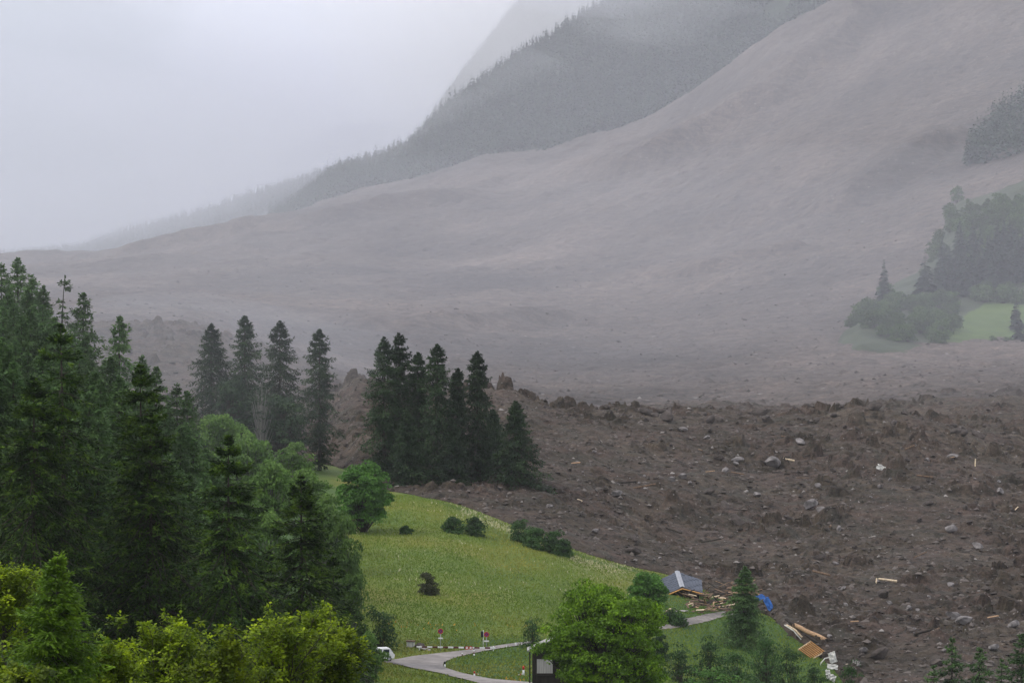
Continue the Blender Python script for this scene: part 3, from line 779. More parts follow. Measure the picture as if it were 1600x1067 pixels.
# --- middle-distance conifers: shared meshes, one object each
def protos(n, H, prof, seed, name, mc, **kw):
    return [tree_meshes(name, conifer_geo(seed + i, H, [(a, w * (0.9 + 0.2 * ((i * 37) % 10) / 10)) for a, w in prof], **kw), M[mc], M['bark']) for i in range(n)]
HK = dict(nb=150, K=6, Mb=6, bl=0.50, bw=0.18, tw=0.45, droop=0.45, hang=0.4, rag=0.45, tier=0.6)
hill = protos(5, 18.0, [(0, 0.15), (2, 0.9), (5, 1.8), (10, 2.7), (18, 3.3)], 40, 'hill_conifer', 'hill_needles', **HK)
prevs = {}
def copy_of(key, meshes, name, loc, rz, label, cat, group, scale):
    if key in prevs:
        e = copy_tree(prevs[key]); e.location = [float(v) for v in loc]; e.rotation_euler = (0, 0, rz)
        e.scale = scale if hasattr(scale, '__len__') else (scale,) * 3
        e['label'] = label; e['group'] = group
        return e
    e = make_tree(name, meshes, loc, rz, label, cat, group, scale); prevs[key] = e
    return e
rng = random.Random(4)
tops = [(-40, 400, 400, 'half hidden conifer at the left end of the left skyline'), (2, 412, 396, 'dark conifer whose top is the first on the left skyline'), (28, 404, 408, 'highest conifer of the left hillside skyline'), (50, 430, 402, 'conifer just right of the highest one on the left skyline'),
        (130, 459, 405, 'wide-boughed conifer on the left skyline right of the crooked one'), (186, 494, 400, 'conifer with open drooping boughs standing out of the left skyline'),
        (222, 556, 392, 'small conifer on the left skyline below the open-boughed one'), (244, 574, 380, 'small pointed conifer low on the left skyline'), (276, 600, 386, 'slim conifer near the low end of the left skyline'), (292, 612, 382, 'last small conifer at the low end of the left skyline'),
        (68, 446, 398, 'conifer just left of the crooked one on the skyline')]
for k, (px, ty, Y, lab) in enumerate(tops):
    b = on(px, Y); H = zof(ty, Y) - b[2]
    copy_of(('h', k % 5), hill[k % 5], 'conifer', b, k * 1.7, lab, 'conifer', 'conifers of the left hillside wood', (H / 18 * 0.95, H / 18 * 0.95, H / 18))
# the wood below the skyline
cnt = 0
for i in range(1400):
    Y = rng.uniform(280, 400); px = rng.uniform(-90, 390)
    sky_y = np.interp(px, [-50, 30, 90, 180, 230, 290, 340, 390], [425, 440, 490, 550, 600, 650, 720, 790])
    b = on(px, Y); H = rng.uniform(13, 19)
    ty = 400 - (b[2] + H) / Y * FPX
    if ty < sky_y or ty > 900: continue
    key = (round(px / 24), round(ty / 26))
    if key in prevs: continue
    prevs[key] = True
    v = rng.randrange(5)
    copy_of(('h', v), hill[v], 'conifer', b, rng.uniform(0, 6.28), 'dark green conifer among many in the wood on the left hillside', 'conifer', 'conifers of the left hillside wood', (H / 18, H / 18, H / 18))
    cnt += 1
print('hill conifers', cnt)
# crooked conifer with broken top
b = on(92, 398); H = zof(432, 398) - b[2]
g1 = conifer_geo(77, H, [(0, 0.6), (1.0, 0.9), (2.2, 0.5), (3.5, 1.0), (6, 1.5), (9, 1.9), (14, 2.4)], lean=0.8, **dict(HK, rag=0.7, gaps=0.45, nb=90))
make_tree('conifer', tree_meshes('crooked_conifer', g1, M['hill_needles'], M['bark']), b, 0, 'crooked ragged conifer with a bent broken top on the left skyline', 'conifer', 'conifers of the left hillside wood')

LK = dict(nb=250, K=8, Mb=6, bl=0.55, bw=0.22, tw=0.44, droop=0.4, hang=0.5, rag=0.42, gaps=0.12, tier=0.7)
def larch(px, ty, Y, by, prof_px, seed, label, group, mc='larch', **kw):
    b = on(px, Y, 'T'); top = zof(ty, Y); H = top - b[2]; k = Y / FPX
    geo = conifer_geo(seed, H, [(a * k, w * k * 1.08) for a, w in prof_px], **dict(LK, **kw))
    return make_tree('larch', tree_meshes('larch', geo, M[mc], M['bark']), b, 0, label, 'larch', group)
GL = 'tall larches behind the wood on the left'
larch(330, 506, 622, 0, [(0, 3), (30, 18), (60, 30), (100, 40), (150, 40), (200, 34), (240, 20)], 101, 'wide dark larch with sweeping boughs, leftmost of the four tall larches', GL)
larch(382, 494, 630, 0, [(0, 3), (30, 16), (60, 24), (100, 32), (150, 34), (200, 30), (240, 20)], 102, 'second of the four tall larches behind the wood', GL)
larch(437, 502, 618, 0, [(0, 3), (30, 18), (60, 28), (110, 38), (160, 42), (200, 40), (240, 24)], 103, 'third of the four tall larches, the fullest crown', GL)
larch(499, 515, 610, 0, [(0, 4), (25, 16), (60, 19), (100, 26), (130, 30), (160, 24), (190, 16), (230, 6)], 104, 'lone narrow larch with bare lower trunk standing apart before the rubble', GL, rag=0.55, gaps=0.3)
GR = 'tall larches at the top edge of the meadow'
for i, (px, ty, Y, pr, lab) in enumerate([
    (600, 527, 590, [(0, 3), (40, 18), (90, 30), (150, 34), (200, 30), (250, 16)], 'leftmost larch of the stand above the meadow'),
    (623, 521, 600, [(0, 3), (30, 12), (60, 17), (120, 24), (250, 20)], 'slim larch rising highest beside the leftmost one'),
    (653, 551, 592, [(0, 3), (40, 16), (100, 24), (160, 26), (230, 18)], 'larch with a forked tip in the middle of the stand above the meadow'),
    (683, 538, 586, [(0, 3), (40, 17), (90, 25), (160, 30), (230, 20)], 'tall full larch at the centre of the stand above the meadow'),
    (715, 576, 596, [(0, 3), (30, 10), (90, 17), (200, 18)], 'small slim larch squeezed between two tall ones'),
    (746, 550, 588, [(0, 4), (35, 16), (80, 25), (140, 32), (200, 32), (230, 22)], 'tall dark larch second from the right of the stand'),
    (806, 627, 582, [(0, 3), (30, 18), (70, 32), (110, 44), (150, 44)], 'short broad larch at the right end of the stand beside the landslide'),
    (770, 640, 600, [(0, 3), (30, 14), (70, 24), (140, 30)], 'short larch behind the gap at the right of the stand'),
    (636, 640, 575, [(0, 3), (30, 14), (70, 22), (140, 26)], 'lower larch in front of the left half of the stand'),
    (705, 655, 574, [(0, 3), (30, 14), (70, 24), (120, 28)], 'lower larch in front of the right half of the stand')]):
    larch(px, ty, Y, 0, pr, 120 + i, lab, GR)

# --- broadleaf trees
def broad_geo(seed, W, H, base=0.18, nc=120, nl=110, ls=0.28, cr=0.16, taper=0.0, wob=0.2, sideways=1.0, fill=0.35):
    """crown of leafy cushions on limbs; W full width, H total height"""
    rng = np.random.default_rng(seed)
    zc, rz_ = H * (base + 1) / 2, H * (1 - base) / 2
    u = rng.normal(size=(nc, 3)); u = nrm(u); u[:, 2] = np.where(u[:, 2] < -0.8, -u[:, 2], u[:, 2])
    rad = np.where(rng.random(nc) < fill, 0.35 + 0.45 * rng.random(nc), 0.82 + 0.16 * rng.random(nc))
    rad = rad * (1 + wob * np.sin(u[:, 0] * 5 + seed) * np.cos(u[:, 2] * 4 + u[:, 1] * 4 + 2 * seed))
    k = 1 - taper * np.clip(u[:, 2], -1, 1)
    R = W / 2 * (1 - cr * 0.9)
    C = np.stack([u[:, 0] * rad * R * k, u[:, 1] * rad * R * k * sideways, zc + u[:, 2] * rad * rz_ * (1 - cr * 0.6)], -1)
    cs = W * cr * (0.6 + 0.7 * rng.random(nc)) * 0.8
    v = nrm(rng.normal(size=(nc, nl, 3))); v[..., 2] = np.abs(v[..., 2]) * 1.0 - 0.25
    rr = 0.72 + 0.38 * rng.random((nc, nl, 1))
    P = C[:, None, :] + v * rr * cs[:, None, None] * np.array([1, 1, 0.72])
    N = nrm(v + rng.normal(size=v.shape) * 0.55 + np.array([0, 0, 0.35]))
    T = nrm(np.cross(N, rng.normal(size=v.shape)))
    P, N, T = P.reshape(-1, 3), N.reshape(-1, 3), T.reshape(-1, 3)
    n = len(P); L = ls * (0.6 + 0.8 * rng.random(n)); Wd = L * (0.55 + 0.3 * rng.random(n))
    S = np.cross(N, T)
    V = np.stack([P - T * L[:, None] / 2, P + S * Wd[:, None] / 2, P + T * L[:, None] / 2, P - S * Wd[:, None] / 2], 1).reshape(-1, 3)
    crown = (V, np.arange(n * 4).reshape(n, 4))
    # trunk and limbs
    h0 = H * base * 1.1
    zt = np.linspace(-1, H * 0.75, 8)
    tr = np.stack([0.02 * H * np.sin(zt), 0.02 * H * np.cos(zt * 0.8), zt], -1)[None]
    rr = (H * 0.024 * (1 - 0.85 * np.clip(zt / (H * 0.75), 0, 1)))[None]
    tv = tubes(tr, rr, 8)
    st = np.stack([np.zeros(nc), np.zeros(nc), h0 + (C[:, 2] - h0).clip(0) * 0.35 * rng.random(nc)], -1)
    ss = np.linspace(0, 1, 6)[None, :, None]
    path = st[:, None, :] * (1 - ss) + C[:, None, :] * ss
    path[..., 2] += (np.sin(ss[..., 0] * np.pi) * 0.06 * H) * np.sign(0.5 - rng.random(nc))[:, None] * 0.6
    lr = H * 0.0075 * (1.15 - ss[..., 0]).repeat(nc, 0)
    return crown, merge([tv, tubes(path, lr, 4)])
def broad(px, ty, Y, wpx, seed, label, mat, name='broadleaf_tree', cat='tree', group=None, surf='T', bark='bark', hpx=None, **kw):
    b = on(px, Y, surf)
    if hpx: b[2] = zof(ty + hpx, Y)
    H = zof(ty, Y) - b[2]; W = wpx * Y / FPX
    geo = broad_geo(seed, W, H, **kw)
    return make_tree(name, tree_meshes(name, geo, M[mat], M[bark]), b, 0, label, cat, group)
broad(945, 912, 300, 200, 201, 'big bright green maple in full leaf in front of the dark barn', 'maple', name='maple_tree', nc=430, nl=150, ls=0.26, cr=0.11, base=0.27, wob=0.2)
broad(568, 722, 500, 92, 202, 'round fresh green tree at the upper left corner of the meadow', 'round_tree', nc=190, nl=110, ls=0.4, cr=0.17, base=-0.18, hpx=96)
broad(1012, 892, 470, 66, 203, 'round green tree left of the collapsed chalet roof', 'round_tree', nc=100, nl=110, ls=0.34, cr=0.22, base=-0.15, hpx=74)

# young yellow-green trees across the bottom left, close to the camera
def sprig_geo(seed, W, H, nb=70, nt=9, nl=10, ls=0.14):
    """upright spreading twigs carrying rosettes of young leaves"""
    rng = np.random.default_rng(seed)
    az = rng.random(nb) * 6.283; el = np.radians(28 + 58 * rng.random(nb))
    z0 = H * (0.25 + 0.45 * rng.random(nb))
    Lb = (W / 2) / np.maximum(np.cos(el), 0.35) * (0.4 + 0.7 * rng.random(nb))
    Lb = np.minimum(Lb, (H - z0) / np.sin(el) * (0.6 + 0.42 * rng.random(nb)))
    s = np.linspace(0, 1, 7)[None, :]
    r = Lb[:, None] * s * np.cos(el)[:, None]
    P = np.stack([r * np.cos(az)[:, None], r * np.sin(az)[:, None], z0[:, None] + Lb[:, None] * s * np.sin(el)[:, None]], -1)
    P[..., :2] += rng.normal(size=(nb, 7, 2)) * 0.05 * W * s[..., None] * 0.5
    tr = [tubes(P, 0.035 * (1.12 - s).repeat(nb, 0) * W / 5, 4)]
    zt = np.linspace(-1, H * 0.8, 6)
    tr.append(tubes(np.stack([0 * zt, 0 * zt, zt], -1)[None], (0.13 * (1 - 0.8 * np.clip(zt / H, 0, 1)))[None], 7))
    # twigs
    k = rng.random((nb, nt)) * 0.72 + 0.28
    i = np.minimum((k * 6).astype(int), 5); f = k * 6 - i
    bi = np.arange(nb)[:, None]
    Q0 = P[bi, i] * (1 - f[..., None]) + P[bi, i + 1] * f[..., None]
    dirn = nrm(nrm(P[:, -1] - P[:, 0])[:, None, :] + rng.normal(size=(nb, nt, 3)) * 0.7 + np.array([0, 0, 0.6]))
    tl = (0.35 + 0.55 * rng.random((nb, nt))) * W / 5
    tip = Q0 + dirn * tl[..., None]
    tp = np.stack([Q0, (Q0 + tip) / 2 + rng.normal(size=Q0.shape) * 0.03, tip], 2).reshape(-1, 3, 3)
    tr.append(tubes(tp, np.full((len(tp), 3), 0.011), 3))
    ends = tip.reshape(-1, 3); m = len(ends)
    a = rng.random((m, nl)) * 6.283; e = np.radians(rng.normal(size=(m, nl)) * 28 + 8)
    T = np.stack([np.cos(a) * np.cos(e), np.sin(a) * np.cos(e), np.sin(e)], -1)
    Pb = ends[:, None, :] + T * (0.22 * rng.random((m, nl)))[..., None] + np.stack([np.zeros((m, nl)), np.zeros((m, nl)), (rng.random((m, nl)) - 0.7) * 0.2], -1)
    Pb, T = Pb.reshape(-1, 3), T.reshape(-1, 3); n = len(Pb)
    L = ls * (0.6 + 0.8 * rng.random(n))
    crown = blades(Pb, T, L, L * (0.6 + 0.3 * rng.random(n)), rng, up=np.array([0, 0, 1.6]), bend=0.15)
    return crown, merge(tr)
YG = 'young yellow-green trees across the lower left'
for i, (px, ty, Y, w, lab) in enumerate([
    (4, 888, 118, 120, 'yellow-green young tree in the lower left corner beneath the dark conifers'),
    (-40, 1000, 100, 150, 'yellow-green young tree cut by the lower left corner'),
    (170, 1000, 112, 120, 'low yellow-green young tree right of the small fresh conifer'),
    (262, 968, 116, 170, 'broad yellow-green young tree below the broad dark conifer'),
    (350, 1000, 108, 150, 'low yellow-green young tree below the layered conifer'),
    (440, 962, 114, 190, 'brightest yellow-green young tree below the rightmost dark conifer'),
    (515, 985, 118, 120, 'yellow-green young tree at the right end of the bottom row'),
    (40, 1040, 98, 110, 'low yellow-green young tree in front of the small fresh conifer'),
    (500, 955, 121, 80, 'slim upright yellow-green young tree rising at the right of the bottom row')]):
    b = on(px, Y); H = zof(ty, Y) - b[2]; W = w * Y / FPX
    top = min(H, max(5.0, W * 1.5)); geo = sprig_geo(300 + i, W, top, nb=74, nt=4, nl=30, ls=0.16)
    b[2] += H - top
    if H - top > 0:      # let the trunk reach down to the ground
        zt = np.linspace(-(H - top) - 0.5, 0, 4); geo = (geo[0], merge([geo[1], tubes(np.stack([0 * zt, 0 * zt, zt], -1)[None], np.full((1, 4), 0.13), 7)]))
        off = H - top
        geo = ((geo[0][0] + [0, 0, off], geo[0][1]), (geo[1][0] + [0, 0, off], geo[1][1])); b[2] -= off
    make_tree('young_tree', tree_meshes('young_tree', geo, M['yellow_leaf'], M['bark']), b, 0, lab, 'tree', YG)

# pale green broadleaves between the conifers and the meadow
pale = [tree_meshes('pale_tree', broad_geo(400 + i, 9, 12, nc=70, nl=90, ls=0.42, cr=0.2, base=0.1), M['pale_leaf'], M['grey_bark']) for i in range(4)]
PG = 'pale green trees between the dark wood and the meadow'
for i, (px, ty, Y, w, h, lab) in enumerate([
    (345, 640, 430, 90, 150, 'pale green tree just below the low end of the left skyline'),
    (385, 672, 420, 90, 150, 'pale green tree above the layered conifer tip'),
    (455, 692, 470, 70, 110, 'pale rounded tree below the lone narrow larch'),
    (425, 722, 400, 90, 150, 'pale green tree left above the rightmost dark conifer'),
    (320, 720, 400, 100, 160, 'pale green tree between the broad and the layered conifer'),
    (505, 770, 380, 90, 160, 'grey green tree behind the tip of the rightmost dark conifer'),
    (535, 812, 360, 70, 180, 'grey green tree at the left edge of the meadow'),
    (420, 800, 350, 90, 160, 'pale green tree seen between the two right dark conifers'),
    (548, 888, 350, 60, 150, 'darker green tree low at the left edge of the meadow'),
    (380, 760, 380, 80, 150, 'pale green tree right of the layered conifer'),
    (8, 600, 330, 90, 150, 'bright pale tree at the left edge behind the dark conifers'),
    (480, 735, 450, 80, 120, 'pale green tree left of the round meadow tree'),
    (290, 690, 420, 90, 120, 'pale green tree among the dark hillside conifers'),
    (575, 985, 330, 60, 110, 'dark green bushy tree at the foot of the meadow beside the white vehicle'),
    (12, 690, 300, 80, 130, 'pale green tree low at the left edge')]):
    z1 = zof(ty, Y); z0 = zof(ty + h, Y); H = z1 - z0
    copy_of(('p', i % 4), pale[i % 4], 'broadleaf_tree', ((px - 800) / FPX * Y, Y, z0), i * 1.3, lab, 'tree', PG, (w * Y / FPX / 9, w * Y / FPX / 9, H / 12))
# drooping half-leafed trees among the four larches, and a bare one
for i, (px, ty, Y, w, lab) in enumerate([(362, 585, 600, 80, 'rounded drooping green tree between the first two tall larches'), (440, 618, 600, 100, 'rounded drooping green tree under the third tall larch')]):
    broad(px, ty, Y, w, 420 + i, lab, 'larch', nc=80, nl=80, ls=0.5, cr=0.18, base=0.15, group='drooping trees under the tall larches')
broad(408, 585, 596, 46, 425, 'thin tree with pale bare forking branches between the tall larches', 'larch', bark='grey_bark', nc=60, nl=8, ls=0.45, cr=0.2, base=0.1)

# shrubs on and round the meadow
def shrub(px, ty, Y, wpx, hpx, seed, label, mat='shrub', group=None, **kw):
    b = hit(px, ty + hpx, 'G', 250) if Y is None else on(px, Y, 'T')
    Y = b[1]; W = wpx * Y / FPX; H = hpx * Y / FPX
    geo = broad_geo(seed, W, H, **dict(dict(nc=46, nl=70, ls=0.30, cr=0.3, base=-0.5, wob=0.35), **kw))
    return make_tree('shrub', (np_mesh('shrub_crown', geo[0][0], geo[0][1], M[mat]), np_mesh('shrub_stems', geo[1][0], geo[1][1], M['bark'], True)), b, 0, label, 'shrub', group)
shrub(669, 889, None, 32, 40, 501, 'lone round brownish bush in the middle of the meadow', 'brown_shrub', ls=0.2, nl=110, wob=0.12, nc=60)
ES = 'shrubs along the upper edge of the meadow'
for i, (px, ty, w, h, lab) in enumerate([(708, 808, 36, 24, 'left of the two green shrubs near the top of the meadow'), (741, 806, 38, 30, 'right of the two green shrubs near the top of the meadow'),
    (812, 814, 40, 32, 'leftmost shrub of the row along the landslide edge'), (836, 822, 42, 34, 'second shrub of the row along the landslide edge'), (862, 828, 40, 36, 'third shrub of the row along the landslide edge'), (882, 840, 26, 28, 'dark last shrub of the row along the landslide edge'),
    (634, 822, 20, 12, 'tiny dark shrub below the round tree')]):
    shrub(px, ty, None, w, h, 510 + i, lab, group=ES)
shrub(592, 945, None, 56, 70, 520, 'dark loose shrub at the lower left of the meadow', ls=0.25)
shrub(562, 965, None, 50, 80, 521, 'dark shrub behind the white vehicle', ls=0.25)
shrub(832, 962, None, 40, 50, 522, 'thin shrub on the meadow left of the maple', ls=0.2, nl=40)
shrub(1052, 955, None, 50, 20, 523, 'low dark shrub under the round tree by the chalet')
shrub(1030, 990, None, 26, 40, 524, 'small upright shrub at the near end of the chalet lane')

# spruce beside the wreckage and the thicket at the bottom
b = hit(1165, 1012, 'G', 250); kk = b[1] / FPX
geo = conifer_geo(601, 127 * kk, [(0, 0.3), (20 * kk, 13 * kk), (50 * kk, 25 * kk), (90 * kk, 33 * kk), (127 * kk, 36 * kk)], **dict(LK, droop=0.3, gaps=0.08, bl=0.42, bw=0.15))
make_tree('spruce', tree_meshes('spruce', geo, M['hill_needles'], M['bark']), b, 0, 'dark spruce standing alone on the knoll before the blue tarpaulin', 'spruce')
thick = [tree_meshes('thicket_tree', broad_geo(620 + i, 7, 10, nc=60, nl=46, ls=0.3, cr=0.2, base=0.05, wob=0.35, taper=0.3), M['shrub' if i else 'round_tree'], M['bark']) for i in range(3)]
for i, (px, ty, Y, w, h, lab) in enumerate([(1062, 1010, 400, 70, 110, 'loose green tree right of the maple'), (1108, 985, 415, 70, 130, 'loose green tree on the left side of the knoll'), (1150, 1015, 400, 70, 110, 'green tree at the bottom below the spruce'),
    (1200, 978, 420, 60, 130, 'thin pale stemmed tree right of the spruce'), (1236, 1010, 405, 60, 110, 'thin tree at the right side of the knoll'), (1110, 1040, 370, 110, 80, 'bright green tree top at the bottom edge below the knoll'),
    (1010, 1035, 360, 70, 100, 'dark tree under the right side of the maple'), (1272, 1030, 400, 50, 90, 'thin tree before the wooden frame'), (1330, 1035, 385, 50, 60, 'low green tree at the bottom edge right of the white wreckage'), (1180, 1050, 380, 70, 60, 'low tree at the bottom edge under the spruce')]):
    z1, z0 = zof(ty, Y), zof(ty + h, Y)
    z0 = min(z0, on(px, Y)[2])
    v = 0 if i in (5,) else 1 + i % 2
    copy_of(('t', v), thick[v], 'broadleaf_tree', ((px - 800) / FPX * Y, Y, z0), i * 2.1, lab, 'tree', 'loose green trees along the bottom of the knoll', (w * Y / FPX / 7, w * Y / FPX / 7, (z1 - z0) / 10))
broad(950, 1010, 296, 90, 640, 'half-bare reddish brown tree in front of the maple', 'brown_shrub', nc=70, nl=26, ls=0.2, cr=0.2, base=0.1)
sm = protos(2, 10.0, [(0, 0.1), (2, 0.8), (5, 1.6), (10, 2.2)], 650, 'young_conifer', 'hill_needles', **dict(HK, bl=0.4, bw=0.14, nb=90, gaps=0.25))
for i, (px, ty, Y, lab) in enumerate([(1490, 998, 380, 'tallest young conifer at the bottom right before the landslide'), (1533, 1012, 378, 'young conifer second at the bottom right'), (1568, 1030, 382, 'dark young conifer at the bottom right corner'),
    (1600, 990, 376, 'young conifer cut by the right edge of the picture'), (1462, 1040, 376, 'low young conifer at the bottom right, leftmost of its group')]):
    b = on(px, Y, 'T'); H = zof(ty, Y) - b[2]
    copy_of(('s', i % 2), sm[i % 2], 'conifer', b, i, lab, 'conifer', 'young conifers at the bottom right', (H / 8, H / 8, H / 10))

# ------------------------------------------------------------------ far woods
def far_trees(P, H, seed, nbl=40, lw=0.9):
    rng = np.random.default_rng(seed); n = len(P)
    t = rng.random((n, nbl)) ** 0.7; a = rng.random((n, nbl)) * 6.283
    R = H[:, None] * 0.19 * t + 0.2
    B = P[:, None, :] + np.stack([0 * t, 0 * t, H[:, None] * (1 - t * 0.93)], -1)
    T = nrm(np.stack([np.cos(a), np.sin(a), -0.35 - 0.3 * rng.random((n, nbl))], -1))
    L = R * (0.8 + 0.5 * rng.random((n, nbl)))
    return blades(B.reshape(-1, 3), T.reshape(-1, 3), L.reshape(-1), np.clip(L * 0.75, 0.5, 3).reshape(-1), rng, up=np.array([0, 0, 1.2]))
rng2 = np.random.default_rng(9)
def forest(n, y0, y1, p0, p1, hmin, hmax, seed):
    r = np.random.default_rng(seed)
    yy = y0 + (y1 - y0) * r.random(n); pp = p0 + (p1 - p0) * r.random(n); xx = (pp - 800) / FPX * yy
    zf = F(xx, yy) - 3
    zd = np.where(yy < 4590, D(xx, yy, False), -999)
    ok = (zf > zd - 1.0)
    # leave irregular clearings
    ok &= fbm(xx / 70, yy / 110, 3, 33) > -0.55
    P = np.stack([xx, yy, zf], -1)[ok]
    return P, (hmin + (hmax - hmin) * r.random(len(P)))
fp, fh = [], []
for a in ((9000, 3330, 3900, 420, 1500, 17, 30, 1), (12500, 3900, 5000, 420, 1400, 17, 30, 2), (6500, 5000, 5760, 90, 1250, 18, 30, 3), (3500, 5700, 6350, -100, 1000, 20, 30, 4)):
    p_, h_ = forest(*a); fp.append(p_); fh.append(h_)
fp, fh = np.concatenate(fp), np.concatenate(fh)
r3 = random.Random(12)
ex, eh = [], []
for i, px in enumerate([452, 472, 500, 512, 532, 545, 560, 588, 606, 622, 638, 652, 668, 680, 690, 702, 712, 724, 738, 752, 766, 783, 800, 815, 832, 850, 868, 885]):
    ex.append(on(px, 4400 - 40 * (i % 3), 'F') - [0, 0, 3]); eh.append(30 + 7 * ((i * 5) % 4) / 3)
for i in range(260):
    px = r3.uniform(1508, 1690); u = r3.random()
    bl_ = np.interp(px, [1508, 1560, 1600, 1690], [262, 252, 240, 215]); tp_ = np.interp(px, [1508, 1530, 1552, 1600, 1690], [245, 215, 190, 150, 90])
    b = hit(px, bl_ + (tp_ - bl_) * u, 'D', 1900)
    ex.append(b); eh.append(r3.uniform(20, 31) * b[1] / 2500)
fp = np.concatenate([fp, np.array(ex)]); fh = np.concatenate([fh, np.array(eh)])
v, q = far_trees(fp, fh, 3, 40)
tag(link('forest', np_mesh('forest', v, q, M['far_needles'])), 'dense conifer forest on the misty mountain flank', 'forest', kind='stuff')
print('forest', len(fp))
# conifers one can tell apart along its edges
def low_conifer(seed, n=170):
    v, q = far_trees(np.array([[0, 0, 0.0]]), np.array([20.0]), seed, n)
    tz = np.linspace(-2, 18, 5)
    return (np_mesh('far_conifer_crown', v, q, M['far_needles']), np_mesh('far_conifer_trunk', *tubes(np.stack([0 * tz, 0 * tz, tz], -1)[None], np.linspace(0.3, 0.05, 5)[None], 5), M['bark'], True))
lowc = [low_conifer(900 + i) for i in range(4)]
def low_tree(k, loc, H, label, group, wide=1.0):
    return copy_of(('l', k % 4), lowc[k % 4], 'conifer', loc, k * 1.1, label, 'conifer', group, (H / 20 * wide, H / 20 * wide, H / 20))
# hillside on the right: conifers, pale bushes
for i, (px, ty, by, lab, w) in enumerate([(1381, 404, 478, 'pointed conifer standing clear at the left end of the right hillside', 1.4), (1445, 394, 470, 'broad pointed conifer second from the left on the right hillside', 1.9), (1330, 456, 500, 'round dark tree at the tip of the wood on the right hillside', 2.4)]):
    b = hit(px, by, 'R', 1290); low_tree(i, b, (by - ty) * b[1] / FPX, lab, 'conifers of the right hillside', w)
nrc = 0
for i in range(230):
    if nrc >= 105: break
    px = r3.uniform(1450, 1640); by = r3.uniform(395, 470)
    if by > np.interp(px, [1450, 1490, 1540, 1660], [466, 470, 452, 440]) or by < np.interp(px, [1450, 1500, 1600], [440, 400, 372]): continue
    b = hit(px, by, 'R', 1290); nrc += 1; low_tree(i, b, r3.uniform(15, 25), 'dark conifer in the wood on the right hillside', 'conifers of the right hillside', 1.35)
for i, (px, by) in enumerate([(1592, 540), (1604, 552), (1588, 515), (1612, 525), (1625, 545)]):
    b = hit(px, by, 'R', 1290); low_tree(i, b, 17, 'dark conifer at the right edge beside the hazy meadow', 'conifers beside the hazy meadow', 1.5)
M['hazy_leaf'] = foliage('hillside_bush_leaves', (0.035, 0.065, 0.02), (0.055, 0.095, 0.028), (0.08, 0.13, 0.035), 0.08, 0.2, 0.3)
bush = [tree_meshes('hillside_bush', broad_geo(950 + i, 10, 9, nc=34, nl=40, ls=0.9, cr=0.28, base=-0.3), M['hazy_leaf'], M['bark']) for i in range(3)]
nbsh = 0
for i in range(620):
    px = r3.uniform(1318, 1660); by = r3.uniform(300, 545)
    lo = np.interp(px, [1318, 1345, 1400, 1470, 1490], [512, 518, 533, 543, 546]); up = np.interp(px, [1318, 1345, 1400, 1450], [478, 470, 470, 478])
    in_low = px < 1492 and up < by < lo
    in_mid = 1455 < px < 1640 and 320 < by < 420
    in_edge = px > 1500 and 285 < by < 350 and r3.random() < 0.6
    in_mdw = px > 1500 and 455 < by < 475
    in_bot = 1490 < px < 1600 and 538 < by < 548
    if not (in_low or in_mid or in_edge or in_mdw or in_bot): continue
    b = hit(px, by, 'R', 1290); sc_ = r3.uniform(0.6, 1.15) * (0.5 if in_bot or in_edge else 1)
    copy_of(('b', i % 3), bush[i % 3], 'bush', b, i * 1.0, 'hazy green bush on the hillside at the right', 'bush', 'bushes of the right hillside', sc_); nbsh += 1
b = hit(1495, 318, 'D', 1290)
copy_of(('b', 1), bush[1], 'bush', b, 0.4, 'lone rounded bush standing on bare debris left of the upper right hillside', 'bush', 'bushes of the right hillside', (1.1, 1.1, 1.5))
print('bushes', nbsh)

# ------------------------------------------------------------------ rocks and rubble
def rock_mesh(seed, mat):
    import bmesh
    bm = bmesh.new(); bmesh.ops.create_icosphere(bm, subdivisions=2, radius=0.5)
    r = np.random.default_rng(seed); pl_ = nrm(r.normal(size=(9, 3))); of = 0.26 + 0.16 * r.random(9)
    for vv in bm.verts:
        p = np.array(vv.co)
        for k in range(9):
            dd = p @ pl_[k] - of[k]
            if dd > 0: p = p - pl_[k] * dd
        vv.co = p * np.array([1.25, 0.95, 0.72])
    me = bpy.data.meshes.new('boulder'); bm.to_mesh(me); bm.free(); me.materials.append(mat); return me
rocks = [rock_mesh(i, M['rock'] if i % 2 else M['dark_rock']) for i in range(8)]
def boulder(px, py, size, label, k, group='boulders strewn over the landslide', sink=0.25):
    b = hit(px, py, 'D', 380)
    b[2] = float(D(b[0], b[1]))
    o = link('boulder', rocks[k % 8], None, b + [0, 0, size * sink], (0.3 * (k % 5), 0.2 * (k % 3), k * 1.3), (size * 1.2, size, size * 0.95))
    return tag(o, label, 'boulder', group)
for i, (px, py, sz, lab) in enumerate([(1208, 730, 4.2, 'large pinkish flat boulder in the middle of the landslide front'), (1268, 795, 3.2, 'broad grey boulder right of centre on the landslide'), (1042, 658, 3.5, 'pointed dark boulder breaking the crest of the landslide'),
    (1197, 662, 3.4, 'dark boulder standing on the crest of the landslide right of the pointed one'), (1110, 662, 3.0, 'dark boulder on the crest of the landslide between the two tallest'), (1376, 764, 1.5, 'pale rounded boulder on the upper right of the landslide'), (977, 899, 1.6, 'whitish boulder at the toe of the landslide above the meadow'),
    (1152, 818, 2.8, 'dark block in the centre of the landslide slope'), (852, 770, 2.5, 'brown boulder beside the short broad larch'), (1285, 803, 2.0, 'dark boulder next to the broad grey one')]):
    boulder(px, py, sz, lab, i * 2 + (1 if 'pal' in lab or 'whit' in lab or 'pink' in lab or 'grey' in lab else 0), None)
